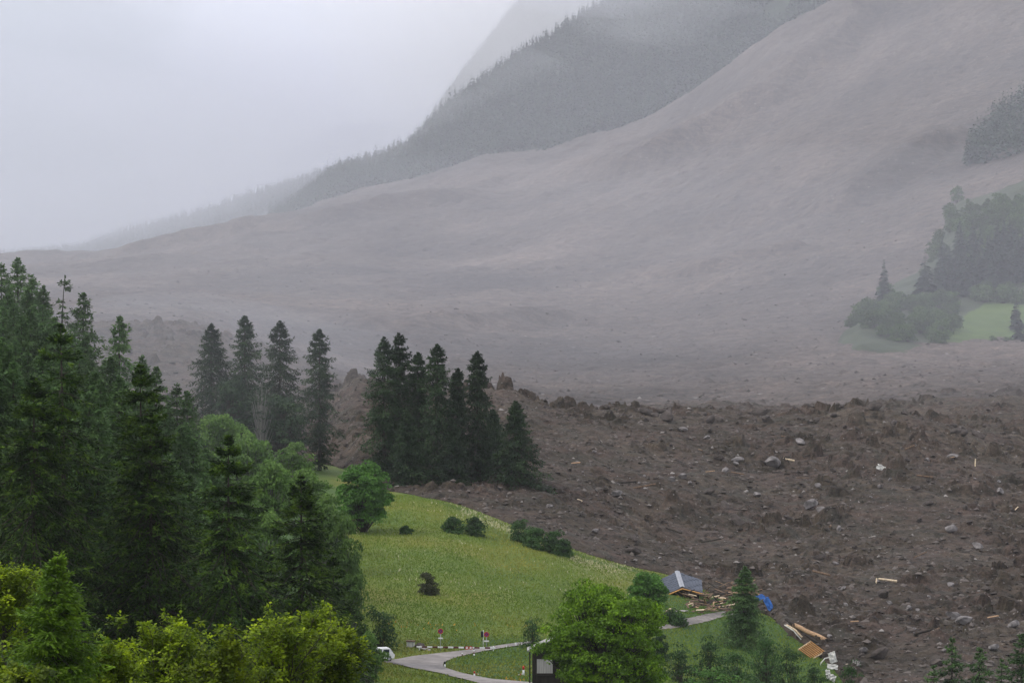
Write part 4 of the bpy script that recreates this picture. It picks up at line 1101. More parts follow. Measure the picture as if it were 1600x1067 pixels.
for i in range(150):
    px, py = r3.uniform(850, 1640), r3.uniform(665, 1050)
    if py > np.interp(px, [850, 1100, 1240, 1310, 1400], [830, 915, 960, 1040, 1060]): continue
    boulder(px, py, 0.7 + 1.9 * r3.random() ** 3, 'rough boulder half buried in the landslide mud', i)
for i in range(80):
    px, Y = r3.uniform(850, 1640), r3.uniform(725, 795)
    b = on(px, Y, 'D'); b[2] = float(D(b[0], b[1])); sz = 1.0 + 2.6 * r3.random() ** 2
    tag(link('boulder', rocks[2 * (i % 4)], None, b + [0, 0, sz * 0.25], (0.3 * (i % 5), 0.2 * (i % 3), i * 1.3), (sz * 1.2, sz, sz * 1.05)), 'dark block of earth and rock along the crest of the landslide tongue', 'boulder', 'dark blocks along the landslide crest')
def rubble(n, seed, smin, smax, mat, pxr, yr):
    r = np.random.default_rng(seed)
    yy = yr[0] + (yr[1] - yr[0]) * r.random(n) ** 1.2; pp = pxr[0] + (pxr[1] - pxr[0]) * r.random(n); xx = (pp - 800) / FPX * yy
    ok = yy - toe(xx, yy) > 1.0 - 5.5 * r.random(n) ** 2; xx, yy = xx[ok], yy[ok]; n = len(xx)
    P = np.stack([xx, yy, np.maximum(D(xx, yy), G(xx, yy))], -1)
    base = np.array([[1, 0, 0], [0, 1, 0], [-1, 0, 0], [0, -1, 0], [0, 0, 1], [0, 0, -1]], float)
    S = smin + (smax - smin) * r.random(n) ** 3
    dirs = base[None] * (0.6 + 0.6 * r.random((n, 6, 1))) + r.normal(size=(n, 6, 3)) * 0.18
    a = r.random(n) * 6.283; ca, sa = np.cos(a), np.sin(a)
    x_, y_ = dirs[..., 0] * 1.3, dirs[..., 1]
    dirs = np.stack([x_ * ca[:, None] - y_ * sa[:, None], x_ * sa[:, None] + y_ * ca[:, None], dirs[..., 2] * 0.7], -1)
    V = (P[:, None, :] + dirs * S[:, None, None] * 0.5).reshape(-1, 3)
    Fc = np.array([[0, 1, 4], [1, 2, 4], [2, 3, 4], [3, 0, 4], [1, 0, 5], [2, 1, 5], [3, 2, 5], [0, 3, 5]])
    Q = (np.arange(n)[:, None, None] * 6 + Fc[None]).reshape(-1, 3)
    val = np.repeat(r.random(n) ** 2.2, 6)
    return np_mesh('rubble', V, Q, mat, False, {'val': val})
mr_, nt, b_, o_ = mat_base('rubble_stone')
nt.links.new(ramp(nt, [(0.0, (0.035, 0.028, 0.023)), (0.5, (0.09, 0.075, 0.065)), (0.93, (0.13, 0.11, 0.10)), (1.0, (0.26, 0.24, 0.22))], attr_node(nt, 'val')), b_.inputs['Base Color'])
tag(link('rubble', rubble(30000, 5, 0.2, 1.5, mr_, (520, 1660), (400, 800))), 'broken stones and clods covering the landslide tongue', 'rubble', kind='stuff')
tag(link('rubble', rubble(7000, 6, 0.4, 2.4, mr_, (100, 1700), (820, 2300))), 'scattered stones over the far debris fan', 'rubble', kind='stuff')

# ------------------------------------------------------------------ grass tufts and flowers
mg, nt, b_, o_ = mat_base('grass_blades')
c = ramp(nt, [(0.0, (0.08, 0.145, 0.02)), (0.5, (0.15, 0.215, 0.028)), (0.8, (0.23, 0.23, 0.045)), (0.9, (0.36, 0.33, 0.06)), (1.0, (0.45, 0.43, 0.25))], attr_node(nt, 'val'))
nt.links.new(c, b_.inputs['Base Color'])
def tufts(n, seed, fn, h=(0.16, 0.36), w=0.15, pxr=(540, 1330), yr=(335, 560)):
    r = np.random.default_rng(seed)
    yy = yr[0] + (yr[1] - yr[0]) * r.random(n); pp = pxr[0] + (pxr[1] - pxr[0]) * r.random(n); xx = (pp - 800) / FPX * yy
    s_ = yy - toe(xx, yy)
    ok = (s_ < -0.5) & fn(xx, yy, pp, s_, r) & ~on_road(xx, yy)
    xx, yy = xx[ok], yy[ok]; n = len(xx)
    P = np.stack([xx, yy, G(xx, yy) - 0.03], -1)
    T = nrm(r.normal(size=(n, 3)) * 0.35 + np.array([0, 0, 1.0])); L = h[0] + (h[1] - h[0]) * r.random(n)
    v, q = blades(P, T, L, w * (0.6 + 0.8 * r.random(n)), r)
    val = np.clip(0.25 + 0.45 * (fbm(xx / 12, yy / 18, 3, 55) + 0.5) + r.normal(size=n) * 0.09, 0, 0.86)
    return v, q, val, (xx, yy)
# roads first: edges given as matching left and right lines on the ground
def inside(poly, x, y):
    r = np.zeros(np.shape(x), bool); n = len(poly)
    for i in range(n):
        (xa, ya), (xb, yb) = poly[i], poly[(i + 1) % n]
        c_ = (ya > y) != (yb > y)
        r ^= c_ & (x < (xb - xa) * (y - ya) / (yb - ya + 1e-12) + xa)
    return r
ROADS = []
def road(name, A, Bp, label, mat, cat, lift=0.09, raised=0.0):
    A = np.array([hit(px, py, 'G', 250)[:2] for px, py in A]); Bp = np.array([hit(px, py, 'G', 250)[:2] for px, py in Bp])
    ROADS.append(list(map(tuple, A)) + list(map(tuple, Bp[::-1])))
    def resamp(Q, n):
        d = np.concatenate([[0], np.cumsum(np.linalg.norm(np.diff(Q, axis=0), axis=1))]); t = np.linspace(0, d[-1], n)
        R = np.stack([np.interp(t, d, Q[:, 0]), np.interp(t, d, Q[:, 1])], -1)
        for _ in range(4): R[1:-1] = (R[:-2] + 2 * R[1:-1] + R[2:]) / 4
        return R
    n, m = 60, 12
    A, Bp = resamp(A, n), resamp(Bp, n); k = np.linspace(0, 1, m)[None, :, None]
    Gd = A[:, None] * (1 - k) + Bp[:, None] * k
    X, Y = Gd[..., 0], Gd[..., 1]
    return tag(link(name, grid_mesh(name, X, Y, G(X, Y) + lift, mat, True)), label, cat, kind='structure')
M['asphalt'] = simple('worn_pale_asphalt', (0.22, 0.20, 0.19), 0.85, 0.22, 0.5)
M['gravel'] = simple('gravel_lane', (0.19, 0.17, 0.155), 0.9, 0.35, 1.2)
road('road', [(596, 1033), (640, 1026), (690, 1020), (735, 1015), (775, 1009), (830, 1002)], [(600, 1035), (640, 1043), (676, 1046), (700, 1033), (738, 1022), (783, 1013), (832, 1006)][:2] + [(690, 1036), (712, 1027), (745, 1020), (783, 1013), (832, 1006)], 'pale asphalt road widening at the junction below the meadow', M['asphalt'], 'road')
road('road', [(604, 1034), (640, 1044), (690, 1053), (725, 1062), (760, 1072), (830, 1085)], [(700, 1032), (692, 1037), (692, 1043), (716, 1051), (770, 1062), (850, 1070)], 'pale asphalt road curving out of the bottom of the picture', M['asphalt'], 'road', lift=0.14)
road('lane', [(1030, 980), (1060, 969), (1090, 963), (1132, 955), (1170, 950)], [(1034, 984), (1070, 979), (1108, 971), (1140, 962), (1172, 955)], 'short pale lane ending in the wreckage below the chalet roof', M['gravel'], 'lane')
def on_road(x, y):
    r = np.zeros(np.shape(x), bool)
    for p_ in ROADS: r |= inside(p_, x, y)
    return r
v, q, val, _ = tufts(190000, 1, lambda x, y, p, s_, r: (r.random(len(x)) < 0.9))
gm = np_mesh('grass', v, q, mg, False, {'val': np.repeat(val, 4)})
tag(link('grass', gm), 'long spring grass growing over the whole meadow', 'grass', kind='stuff')
v, q, val, _ = tufts(60000, 2, lambda x, y, p, s_, r: ((p > 720) & (p < 1010) & (np.abs(s_ + 9) < 5 + 3 * r.random(len(x))) & (fbm(x / 4, y / 6, 2, 66) > -0.15)) | ((fbm(x / 9, y / 7, 3, 68) > 0.28) & (r.random(len(x)) < 0.10) & (p < 1000) & (y > 392)), h=(0.35, 0.65), w=0.16)
tag(link('wildflowers', np_mesh('wildflowers', v, q, mg, False, {'val': np.full(len(v), 1.0)})), 'cream wildflowers in a band along the upper meadow edge and in patches', 'flowers', kind='stuff')
v, q, val, _ = tufts(40000, 3, lambda x, y, p, s_, r: ((p > 780) & (p < 820) & (y < 352) & (y > 343)) | ((p > 600) & (p < 830) & (np.abs(y - 397) < 3) & (r.random(len(x)) < 0.25) & (fbm(x / 3, y / 3, 2, 67) > 0)), h=(0.25, 0.5), w=0.16)
tag(link('wildflowers', np_mesh('wildflowers', v, q, simple('orange_petals', (0.5, 0.27, 0.03), 0.7, 0.3, 2), False)), 'orange yellow flowers beside the red and white tape and along the road bank', 'flowers', kind='stuff')

# ------------------------------------------------------------------ collapsed chalet and wreckage
M['slate'] = simple('blue_grey_roof_slate', (0.05, 0.06, 0.085), 0.55, 0.3, 1.8)
M['zinc'] = simple('pale_ridge_metal', (0.27, 0.28, 0.31), 0.5, 0.15, 2)
M['wood'] = simple('fresh_split_wood', (0.33, 0.21, 0.12), 0.8, 0.35, 3)
M['brown_wood'] = simple('weathered_brown_wood', (0.13, 0.085, 0.055), 0.9, 0.45, 3)
M['pale_wood'] = simple('pale_bare_wood', (0.55, 0.44, 0.30), 0.8, 0.3, 3)
M['dark_wood'] = simple('dark_barn_boards', (0.030, 0.024, 0.020), 0.95, 0.4, 2, (1, 1, 0.2))
M['grey_board'] = simple('pale_grey_boards', (0.38, 0.35, 0.34), 0.8, 0.2, 2, (6, 1, 0.3))
M['orange_wood'] = simple('orange_slats', (0.52, 0.27, 0.09), 0.75, 0.25, 3)
M['blue_tarp'] = simple('blue_tarpaulin', (0.02, 0.10, 0.34), 0.45, 0.3, 1.5)
M['white_sheet'] = simple('dirty_white_sheet', (0.55, 0.54, 0.50), 0.7, 0.25, 2)
M['white'] = simple('white_paint', (0.75, 0.75, 0.74), 0.5, 0.08, 2)
M['red'] = simple('red_paint', (0.45, 0.03, 0.03), 0.5, 0.15, 2)
M['dark_red'] = simple('dark_red_brown_paint', (0.10, 0.025, 0.025), 0.6, 0.15, 2)
M['blue'] = simple('sign_blue', (0.03, 0.045, 0.22), 0.5, 0.1, 2)
M['black'] = simple('black_plastic', (0.015, 0.015, 0.017), 0.5, 0.2, 2)
M['steel'] = simple('galvanised_steel', (0.38, 0.39, 0.40), 0.5, 0.15, 2, None, 0.3)
M['glass'] = simple('dark_glass', (0.02, 0.03, 0.04), 0.12, 0.1, 1)
M['rubber'] = simple('tyre_rubber', (0.02, 0.02, 0.02), 0.9, 0.1, 1)
M['gable_wood'] = simple('brown_gable_boards', (0.16, 0.095, 0.05), 0.85, 0.35, 2, (5, 1, 0.4))

def quad_slab(mb, a, b, c, d, th):
    """slab from four corners, thickened along its normal"""
    a, b, c, d = map(Vector, (a, b, c, d)); n = (b - a).cross(d - a).normalized() * th
    mb.add([a, b, c, d, a - n, b - n, c - n, d - n], [(0, 1, 2, 3), (7, 6, 5, 4), (0, 4, 5, 1), (1, 5, 6, 2), (2, 6, 7, 3), (3, 7, 4, 0)])
# the roof: pixels of the corners at their distances
YF, YB = 500.0, 508.5
fa, fl, fr = (Vector(pt(*p)) for p in ((1066, 918, YF), (1040, 929, YF + 0.8), (1098, 926, YF + 0.4)))
ba, bl_, br_ = (Vector(pt(*p)) for p in ((1058, 893, YB), (1031, 906, YB + 0.8), (1096, 906, YB + 0.4)))
org = Vector((fa.x, YF + 4, fa.z - 2.6))
ch = empty('collapsed_chalet', org)
tag(ch, 'collapsed chalet roof of blue grey slate with pale ridge, lying on the landslide edge', 'chalet')
def slope(a, b, c, d, name):
    mb = MB(); quad_slab(mb, a - org, b - org, c - org, d - org, 0.12)
    n = (b - a).cross(d - a).normalized()
    nx, ny = 9, 7      # raised slate courses and battens
    for i in range(ny):
        t0, t1 = i / ny, (i + 0.94) / ny
        p0, p1 = a.lerp(d, t0), b.lerp(c, t0); q0, q1 = a.lerp(d, t1), b.lerp(c, t1)
        for j in range(nx):
            s0, s1 = j / nx, (j + 0.95) / nx
            off = n * (0.05 + 0.02 * ((i * 7 + j * 3) % 4))
            quad_slab(mb, p0.lerp(p1, s0) - org + off, p0.lerp(p1, s1) - org + off, q0.lerp(q1, s1) - org + off, q0.lerp(q1, s0) - org + off, 0.04)
    return part(name, mb.mesh(name, M['slate']), ch)
slope(bl_, fl, fa, ba, 'roof_slope'); slope(fr, br_, ba, fa, 'roof_slope')
mb = MB(); w_ = Vector((0.42, 0, -0.14)); w2 = Vector((-0.42, 0, -0.14)); up_ = Vector((0, 0, 0.22))
quad_slab(mb, ba - org + up_, fa - org + up_, fa - org + up_ + w_, ba - org + up_ + w_, -0.05)
quad_slab(mb, fa - org + up_, ba - org + up_, ba - org + up_ + w2, fa - org + up_ + w2, -0.05)
part('ridge_cap', mb.mesh('ridge_cap', M['zinc']), ch)
gy = Vector((0, 0.5, -0.12)); mb = MB()
g0, g1, g2 = fl - org + gy + Vector((0.5, 0, 0)), fa - org + gy, fr - org + gy - Vector((0.6, 0, 0))
mb.add([g0, g1, g2, g2 + Vector((0, 0.2, -1.2)), g0 + Vector((0, 0.2, -0.7))], [(0, 4, 3, 2, 1)])
mb.box((g0 + g2) / 2 + Vector((0, 1.2, -0.9)), (5.2, 2.2, 1.3))
part('gable', mb.mesh('gable', M['dark_wood']), ch)
mb = MB()
for a, b in ((fl, fa), (fa, fr)):
    mb.tube([a - org + Vector((0, -0.08, -0.16)), b - org + Vector((0, -0.08, -0.16))], 0.12, 4)
part('barge_board', mb.mesh('barge_board', M['orange_wood']), ch)
mb = MB()
for k in range(5): mb.tube([fl.lerp(fa, 0.15 + 0.2 * k) - org + Vector((0, 0.25, -0.3)), fl.lerp(fr, 0.2 + 0.15 * k) - org + Vector((0, 0.4, -1.0))], 0.09, 5)
part('rafters', mb.mesh('rafters', M['gable_wood']), ch)

def plank(px, py, L, az, tilt, w, th, mat, label, cat='board', name='board', group=None, surf='T', lift=0.15, bend=0.0):
    b = hit(px, py, 'D' if surf == 'D' else 'G', 300)
    if surf == 'T': b[2] = max(float(G(b[0], b[1])), float(D(b[0], b[1], False)))
    n = 7; mb = MB(); t = np.linspace(-0.5, 0.5, n)
    d = Vector((math.cos(az) * math.cos(tilt), math.sin(az) * math.cos(tilt), math.sin(tilt)))
    pts = [d * (L * q) + Vector((0, 0, bend * (0.25 - q * q) * 4)) for q in t]
    if name == 'log': mb.tube(pts, [w * (1 - 0.12 * (q + 0.5)) * (1 + 0.05 * math.sin(9 * q)) for q in t], 10)
    else:
        s_ = Vector((-math.sin(az), math.cos(az), 0.3)).normalized() * w / 2
        nn = d.cross(s_).normalized() * th / 2
        V = []
        for k, p in enumerate(pts):
            j = 0.6 if k in (0, n - 1) else 1.0
            V += [p + s_ * j + nn, p - s_ + nn, p - s_ - nn, p + s_ * j - nn]
        Fc = [(0, 1, 2, 3), tuple((n - 1) * 4 + k for k in (3, 2, 1, 0))]
        for k in range(n - 1):
            for m in range(4): Fc.append((k * 4 + m, (k + 1) * 4 + m, (k + 1) * 4 + (m + 1) % 4, k * 4 + (m + 1) % 4))
        mb.add(V, Fc)
    o = link(name, mb.mesh(name, M[mat]), None, b + [0, 0, lift + abs(math.sin(tilt)) * L * 0.45])
    return tag(o, label, cat, group)
WG = 'splintered boards below the collapsed roof'
r4 = random.Random(31)
for i in range(215):
    t = r4.random()
    px = 1078 + 105 * t + r4.uniform(-4, 4); py = r4.uniform(930, 962) if px < 1150 else r4.uniform(936, 958)
    if px < 1100 and 938 < py < 950 and r4.random() < 0.6: continue
    m = r4.choice(['wood', 'brown_wood', 'brown_wood', 'dark_wood', 'pale_wood', 'brown_wood', 'brown_wood', 'dark_wood'])
    lab = {'wood': 'tan splintered board in the wreckage below the collapsed roof', 'brown_wood': 'brown broken board in the wreckage below the collapsed roof',
           'dark_wood': 'dark broken board in the wreckage below the collapsed roof', 'pale_wood': 'pale splintered board in the wreckage below the collapsed roof'}[m]
    plank(px, py, r4.uniform(0.7, 3.4), r4.gauss(0.1, 0.7), r4.gauss(0, 0.28), r4.uniform(0.16, 0.42), 0.08, m, lab, group=WG, lift=r4.uniform(0.3, 1.3))
for i in range(26):
    px = 1012 + 58 * r4.random(); py = r4.uniform(954, 962)
    m = r4.choice(['brown_wood', 'pale_wood', 'grey_board', 'dark_wood'])
    plank(px, py, r4.uniform(0.5, 1.8), r4.gauss(0, 0.6), r4.gauss(0, 0.2), r4.uniform(0.1, 0.35), 0.08, m, {'brown_wood': 'brown broken board beside the lane under the round tree', 'pale_wood': 'pale broken board beside the lane under the round tree', 'grey_board': 'grey broken board beside the lane under the round tree', 'dark_wood': 'dark broken board beside the lane under the round tree'}[m], group='small boards beside the lane')
plank(1096, 931, 2.2, 2.3, 0.5, 0.34, 0.12, 'pale_wood', 'pale split beam sticking up just below the right corner of the chalet roof', lift=0.3)
plank(1086, 947, 2.0, -0.5, -0.25, 0.34, 0.12, 'pale_wood', 'pale curved splinter at the left end of the wreckage', lift=0.25, bend=-0.4)
plank(1112, 946, 6.5, 0.22, 0.03, 0.24, 0.24, 'dark_wood', 'long dark beam lying through the wreckage', 'beam', 'log', lift=0.5)
# long log and its neighbours below the spruce
def log_px(p0, y0_, p1, y1_, r0, mat, label, cat='log', name='log', square=False):
    a, b = Vector(pt(*p0, y0_)), Vector(pt(*p1, y1_)); c = (a + b) / 2
    e = empty(name, c); mb = MB(); n = 9
    pts = [a.lerp(b, k / (n - 1)) - c + Vector((0, 0, 0.06 * math.sin(k * 1.3))) for k in range(n)]
    mb.tube(pts, [r0 * (0.86 + 0.14 * k / (n - 1)) for k in range(n)], 12)
    part('bark' if mat == 'dark_wood' else 'stem', mb.mesh(name, M[mat], True), e)
    mb = MB(); d = (pts[-1] - pts[-2]).normalized(); mb.tube([pts[-1] + d * 0.01, pts[-1] + d * 0.10], r0 * 0.98, 12)
    part('cut_end', mb.mesh('cut_end', M['dark_wood']), e)
    return tag(e, label, cat)
hl = hit(1292, 1006, 'D', 380); hk = hl[1] - 2.0
log_px((1241, 976), hk + 9, (1291, 1000), hk + 1.0, 0.40, 'wood', 'long peeled orange tan log lying along the landslide edge')
log_px((1256, 990), hk + 4, (1287, 1009), hk + 0.2, 0.20, 'dark_wood', 'dark log lying tight below the long peeled log')
log_px((1228, 967), hk + 12, (1243, 977), hk + 8.5, 0.3, 'dark_wood', 'short dark log at the upper end of the long peeled log')
def bar(pts_px, Y, r0, mat, name, label, cat, group=None, n=6):
    P_ = [Vector(pt(p[0], p[1], Y + (p[2] if len(p) > 2 else 0))) for p in pts_px]; c = P_[0]
    mb = MB(); mb.tube([p - c for p in P_], r0, n)
    return tag(link(name, mb.mesh(name, M[mat], True), None, c), label, cat, group)
Yb = hit(1250, 1000, 'G', 380)[1]
bar([(1226, 976, 3), (1240, 985, 2), (1252, 999, 0)], Yb - 2, 0.09, 'white_sheet', 'pole', 'thin pale curved pole left of the two tan boards', 'pole')
bar([(1229, 976, 3), (1243, 984, 2), (1250, 992, 1), (1262, 1002, 0)], Yb - 2, 0.15, 'pale_wood', 'board', 'long pale board running down to the slatted frame', 'board')
bar([(1234, 977, 4), (1246, 985, 2), (1256, 996, 1)], Yb - 1, 0.13, 'brown_wood', 'board', 'brown board beside the long pale board above the slatted frame', 'board')
# slatted wooden frame
Yq = hit(1268, 1027, 'G', 340)[1] - 0.5
A_, B_, C_, D_ = (Vector(pt(*p)) for p in ((1248, 1014, Yq + 0.9), (1266, 1002, Yq + 2.2), (1288, 1018, Yq + 1.4), (1269, 1029, Yq)))
fo = (A_ + C_) / 2; fr_ = empty('slatted_frame', fo); tag(fr_, 'orange wooden frame of parallel slats tipped against the grassy edge', 'wooden frame')
for a, b in ((A_, B_), (D_, C_)):
    mb = MB(); mb.tube([a - fo + (a - b) * 0.05, b - fo + (b - a) * 0.05], 0.13, 4); part('rail', mb.mesh('rail', M['pale_wood']), fr_)
for k in range(8):
    t = k / 7; mb = MB(); mb.tube([A_.lerp(B_, t) - fo + Vector((0, -0.1, 0.08)), D_.lerp(C_, t) - fo + Vector((0, -0.1, 0.08))], 0.075, 4); part('slat', mb.mesh('slat', M['orange_wood']), fr_)
mb = MB(); quad_slab(mb, A_ - fo + Vector((0, 0.3, -0.1)), B_ - fo + Vector((0, 0.3, -0.1)), C_ - fo + Vector((0, 0.3, -0.1)), D_ - fo + Vector((0, 0.3, -0.1)), 0.05)
part('backing_board', mb.mesh('backing_board', M['gable_wood']), fr_)
# crumpled sheets
def crumple(px, py, Y, w, h, mat, name, label, cat, seed, tilt=0.9, rz=0.0, amp=0.28, group=None):
    c = pt(px, py, Y); n = 16; u, v_ = np.meshgrid(np.linspace(-0.5, 0.5, n), np.linspace(-0.5, 0.5, n), indexing='ij')
    u = u + 0.10 * fbm(v_ * 4 + seed, u * 0 + 1.0, 2, seed); v2 = v_ + 0.12 * fbm(u * 4 + seed, v_ * 0 + 3.0, 2, seed + 1)
    d = amp * min(w, h) * fbm(u * 5 + seed, v_ * 5, 3, seed + 2)
    X_, Z_, Y_ = u * w, v2 * h * math.sin(tilt) + d * math.cos(tilt), v2 * h * math.cos(tilt) - d * math.sin(tilt)
    ca, sa = math.cos(rz), math.sin(rz)
    V = np.stack([X_ * ca - Z_ * sa, Y_, X_ * sa + Z_ * ca], -1).reshape(-1, 3)
    V2 = V + np.array([0, 0.05, -0.02]); i = np.arange(n * n).reshape(n, n)
    Q = np.stack([i[:-1, :-1], i[1:, :-1], i[1:, 1:], i[:-1, 1:]], -1).reshape(-1, 4)
    ring = list(i[0, :-1]) + list(i[:-1, -1]) + list(i[-1, :0:-1]) + list(i[:0:-1, 0]); rr = np.array(ring); r2 = np.roll(rr, -1)
    S_ = np.stack([rr, r2, r2 + n * n, rr + n * n], -1)
    me = np_mesh(name, np.concatenate([V, V2]), np.concatenate([Q, Q[:, ::-1] + n * n, S_]), M[mat], True)
    return tag(link(name, me, None, c), label, cat, group)
Yt = hit(1205, 952, 'D', 380)[1]
crumple(1201, 943, Yt - 0.6, 1.1, 2.3, 'blue_tarp', 'tarpaulin', 'bright blue crumpled tarpaulin on the mud right of the spruce', 'tarpaulin', 3, 1.1, 0.55)
crumple(1187, 933, Yt + 2.0, 1.7, 1.0, 'blue_tarp', 'tarpaulin', 'blue tarpaulin piece half hidden behind the spruce', 'tarpaulin', 5, 1.0, 0.3)
Yw = hit(1298, 1062, 'D', 340)[1]
Yg = float(hit(1296, 1064, 'G', 340)[1]) - 0.3
Ys = min(hit(1302, 1036, 'D', 340)[1], hit(1302, 1036, 'G', 340)[1]) - 0.8
crumple(1301, 1027, Ys - 0.8, 1.1, 1.7, 'white_sheet', 'white_sheet', 'topmost dirty white sheet of the white wreckage at the bottom', 'sheet', 7, 1.2, 0.3)
crumple(1300, 1041, min(Ys - 1.5, Yg + 2.5), 1.6, 0.8, 'white_sheet', 'white_sheet', 'wide middle white sheet of the white wreckage at the bottom', 'sheet', 9, 1.1, -0.1)
crumple(1294, 1052, Yg, 0.7, 1.3, 'white_sheet', 'white_sheet', 'narrow upright white sheet low in the white wreckage', 'sheet', 11, 1.2, 0.1)
crumple(1300, 1058, Yg - 0.4, 1.2, 1.0, 'white_sheet', 'white_sheet', 'lowest white sheet of the white wreckage at the bottom', 'sheet', 13, 1.2, -0.3)
bar([(1281, 1043), (1283, 1035), (1289, 1028), (1299, 1026)], Ys - 1.0, 0.09, 'white_sheet', 'pipe', 'white curved pipe bent to the left of the white wreckage', 'pipe')
bar([(1306, 1036), (1316, 1038), (1325, 1037)], Ys - 0.8, 0.08, 'pale_wood', 'branch', 'pale broken branch pointing right from the upper white sheets', 'branch')
bar([(1300, 1054), (1307, 1051), (1315, 1048)], Ys - 3.2, 0.08, 'pale_wood', 'branch', 'pale broken branch pointing right from the lower white sheets', 'branch')
crumple(976, 899, hit(976, 903, 'D', 400)[1], 1.4, 1.0, 'white_sheet', 'white_sheet', 'small white sheet at the landslide toe left of the round tree', 'sheet', 15)
crumple(1380, 732, hit(1380, 734, 'D', 400)[1], 3.0, 1.6, 'white_sheet', 'white_sheet', 'pale crumpled sheet high on the right of the landslide', 'sheet', 17, 0.8, -0.4)
# timber caught in the mud
TG = 'timber pieces caught in the landslide mud'
for px, py, L, az, ti, w, m, lab in [(900, 727, 2.2, -0.6, 0.1, 0.45, 'wood', 'tan timber stub in the mud right of the larch stand'), (1489, 718, 3.6, 0.35, 0.1, 0.22, 'wood', 'long tan board lying high on the right of the landslide'),
    (1525, 731, 1.9, 1.3, 1.2, 0.28, 'pale_wood', 'pale board standing upright high on the right of the landslide'), (1554, 968, 2.3, 0.45, 0.1, 0.34, 'wood', 'orange tan board low at the right of the landslide'), (1337, 976, 1.4, -0.4, 0.1, 0.2, 'wood', 'short tan board right of the long peeled log'),
    (1371, 914, 1.0, 1.2, 1.1, 0.25, 'pale_wood', 'small pale board upright in the middle of the lower mud'), (1255, 750, 3.0, 0.05, 0.0, 0.2, 'brown_wood', 'brown pole lying in the middle of the landslide front'), (1110, 740, 2.2, 0.3, 0.1, 0.2, 'wood', 'tan pole left of the pinkish boulder'),
    (1420, 770, 2.0, -0.5, 0.2, 0.2, 'brown_wood', 'brown board near the pale rounded boulder'), (1590, 800, 1.6, 0.9, 0.4, 0.2, 'pale_wood', 'pale board near the right edge of the landslide')]:
    plank(px, py, L, az, ti, w, 0.12, m, lab, group=TG, surf='D', lift=0.45)

for i in range(34):
    px, py = r4.uniform(870, 1620), r4.uniform(675, 1020)
    if py > np.interp(px, [850, 1100, 1240, 1310, 1400], [800, 890, 930, 1000, 1030]): continue
    m = 'pale_wood' if i % 12 == 3 else ['dark_wood', 'brown_wood', 'bark', 'brown_wood', 'dark_wood'][i % 5]
    plank(px, py, r4.uniform(2.0, 5.5), r4.uniform(0, 3.14), r4.uniform(0.0, 0.22), r4.uniform(0.12, 0.24), 0.1, m, ('pale stripped' if m == 'pale_wood' else 'dark') + ' snapped tree trunk half buried in the landslide mud', 'trunk', 'log', group='snapped trunks in the landslide mud', surf='D', lift=0.5)

# ------------------------------------------------------------------ dark barn behind the maple
YB2 = 338.0
gx0, gx1 = pt(832, 0, YB2)[0], pt(908, 0, YB2)[0]; gz = float(G((gx0 + gx1) / 2, YB2))
eav, rid = zof(1014, YB2), zof(997, YB2); bx = (gx0 + gx1) / 2
bo = Vector((bx, YB2 + 3, gz)); barn = empty('barn', bo); tag(barn, 'dark wooden barn with a pale board panel, half hidden by the maple', 'barn')
hw = (gx1 - gx0) / 2; he, hr = eav - gz, rid - gz
mb = MB(); mb.add([(-hw, -3, 0), (hw, -3, 0), (hw, -3, he), (0, -3, hr - 0.1), (-hw, -3, he), (-hw, -1, 0), (hw, -1, 0), (hw, -1, he), (0, -1, hr - 0.1), (-hw, -1, he)],
    [(0, 1, 2, 3, 4), (9, 8, 7, 6, 5), (0, 4, 9, 5), (1, 6, 7, 2), (0, 5, 6, 1), (3, 2, 7, 8), (4, 3, 8, 9)])
for k in range(22): mb.box((-hw + 0.12 + k * (2 * hw - 0.24) / 21, -3.04, he * 0.5), (0.20, 0.05, he * 0.98))
part('wall', mb.mesh('wall', M['dark_wood']), barn)
rf = MB()
for sg in (-1, 1):
    a, b = Vector((0, -3.5, hr + 0.06)), Vector((0, -0.7, hr + 0.06)); c, d = Vector((sg * (hw + 0.55), -0.7, he - 0.22)), Vector((sg * (hw + 0.55), -3.5, he - 0.22))
    quad_slab(rf, a, d, c, b, 0.14 * (-1 if sg < 0 else 1) * -1)
part('roof', rf.mesh('roof', simple('weathered_roof_boards', (0.30, 0.29, 0.28), 0.7, 0.25, 2)), barn)
px0, px1 = pt(839, 0, YB2)[0] - bx, pt(864, 0, YB2)[0] - bx; pz0, pz1 = zof(1051, YB2) - gz, zof(1029, YB2) - gz
mb = MB()
for k in range(7): mb.box((px0 + (k + 0.5) * (px1 - px0) / 7, -3.16, (pz0 + pz1) / 2), ((px1 - px0) / 7 * 0.96, 0.07, pz1 - pz0))
part('board_panel', mb.mesh('board_panel', M['grey_board']), barn)
mb = MB(); mb.box((-hw - 0.3, -3.3, he / 2 - 0.1), (0.16, 0.16, he - 0.2)); part('post', mb.mesh('post', M['dark_wood']), barn)
mb = MB(); mb.box(((px0 + px1) / 2, -3.14, pz0 - 0.2), (px1 - px0 + 0.4, 0.22, 0.2)); part('beam', mb.mesh('beam', M['dark_wood']), barn)

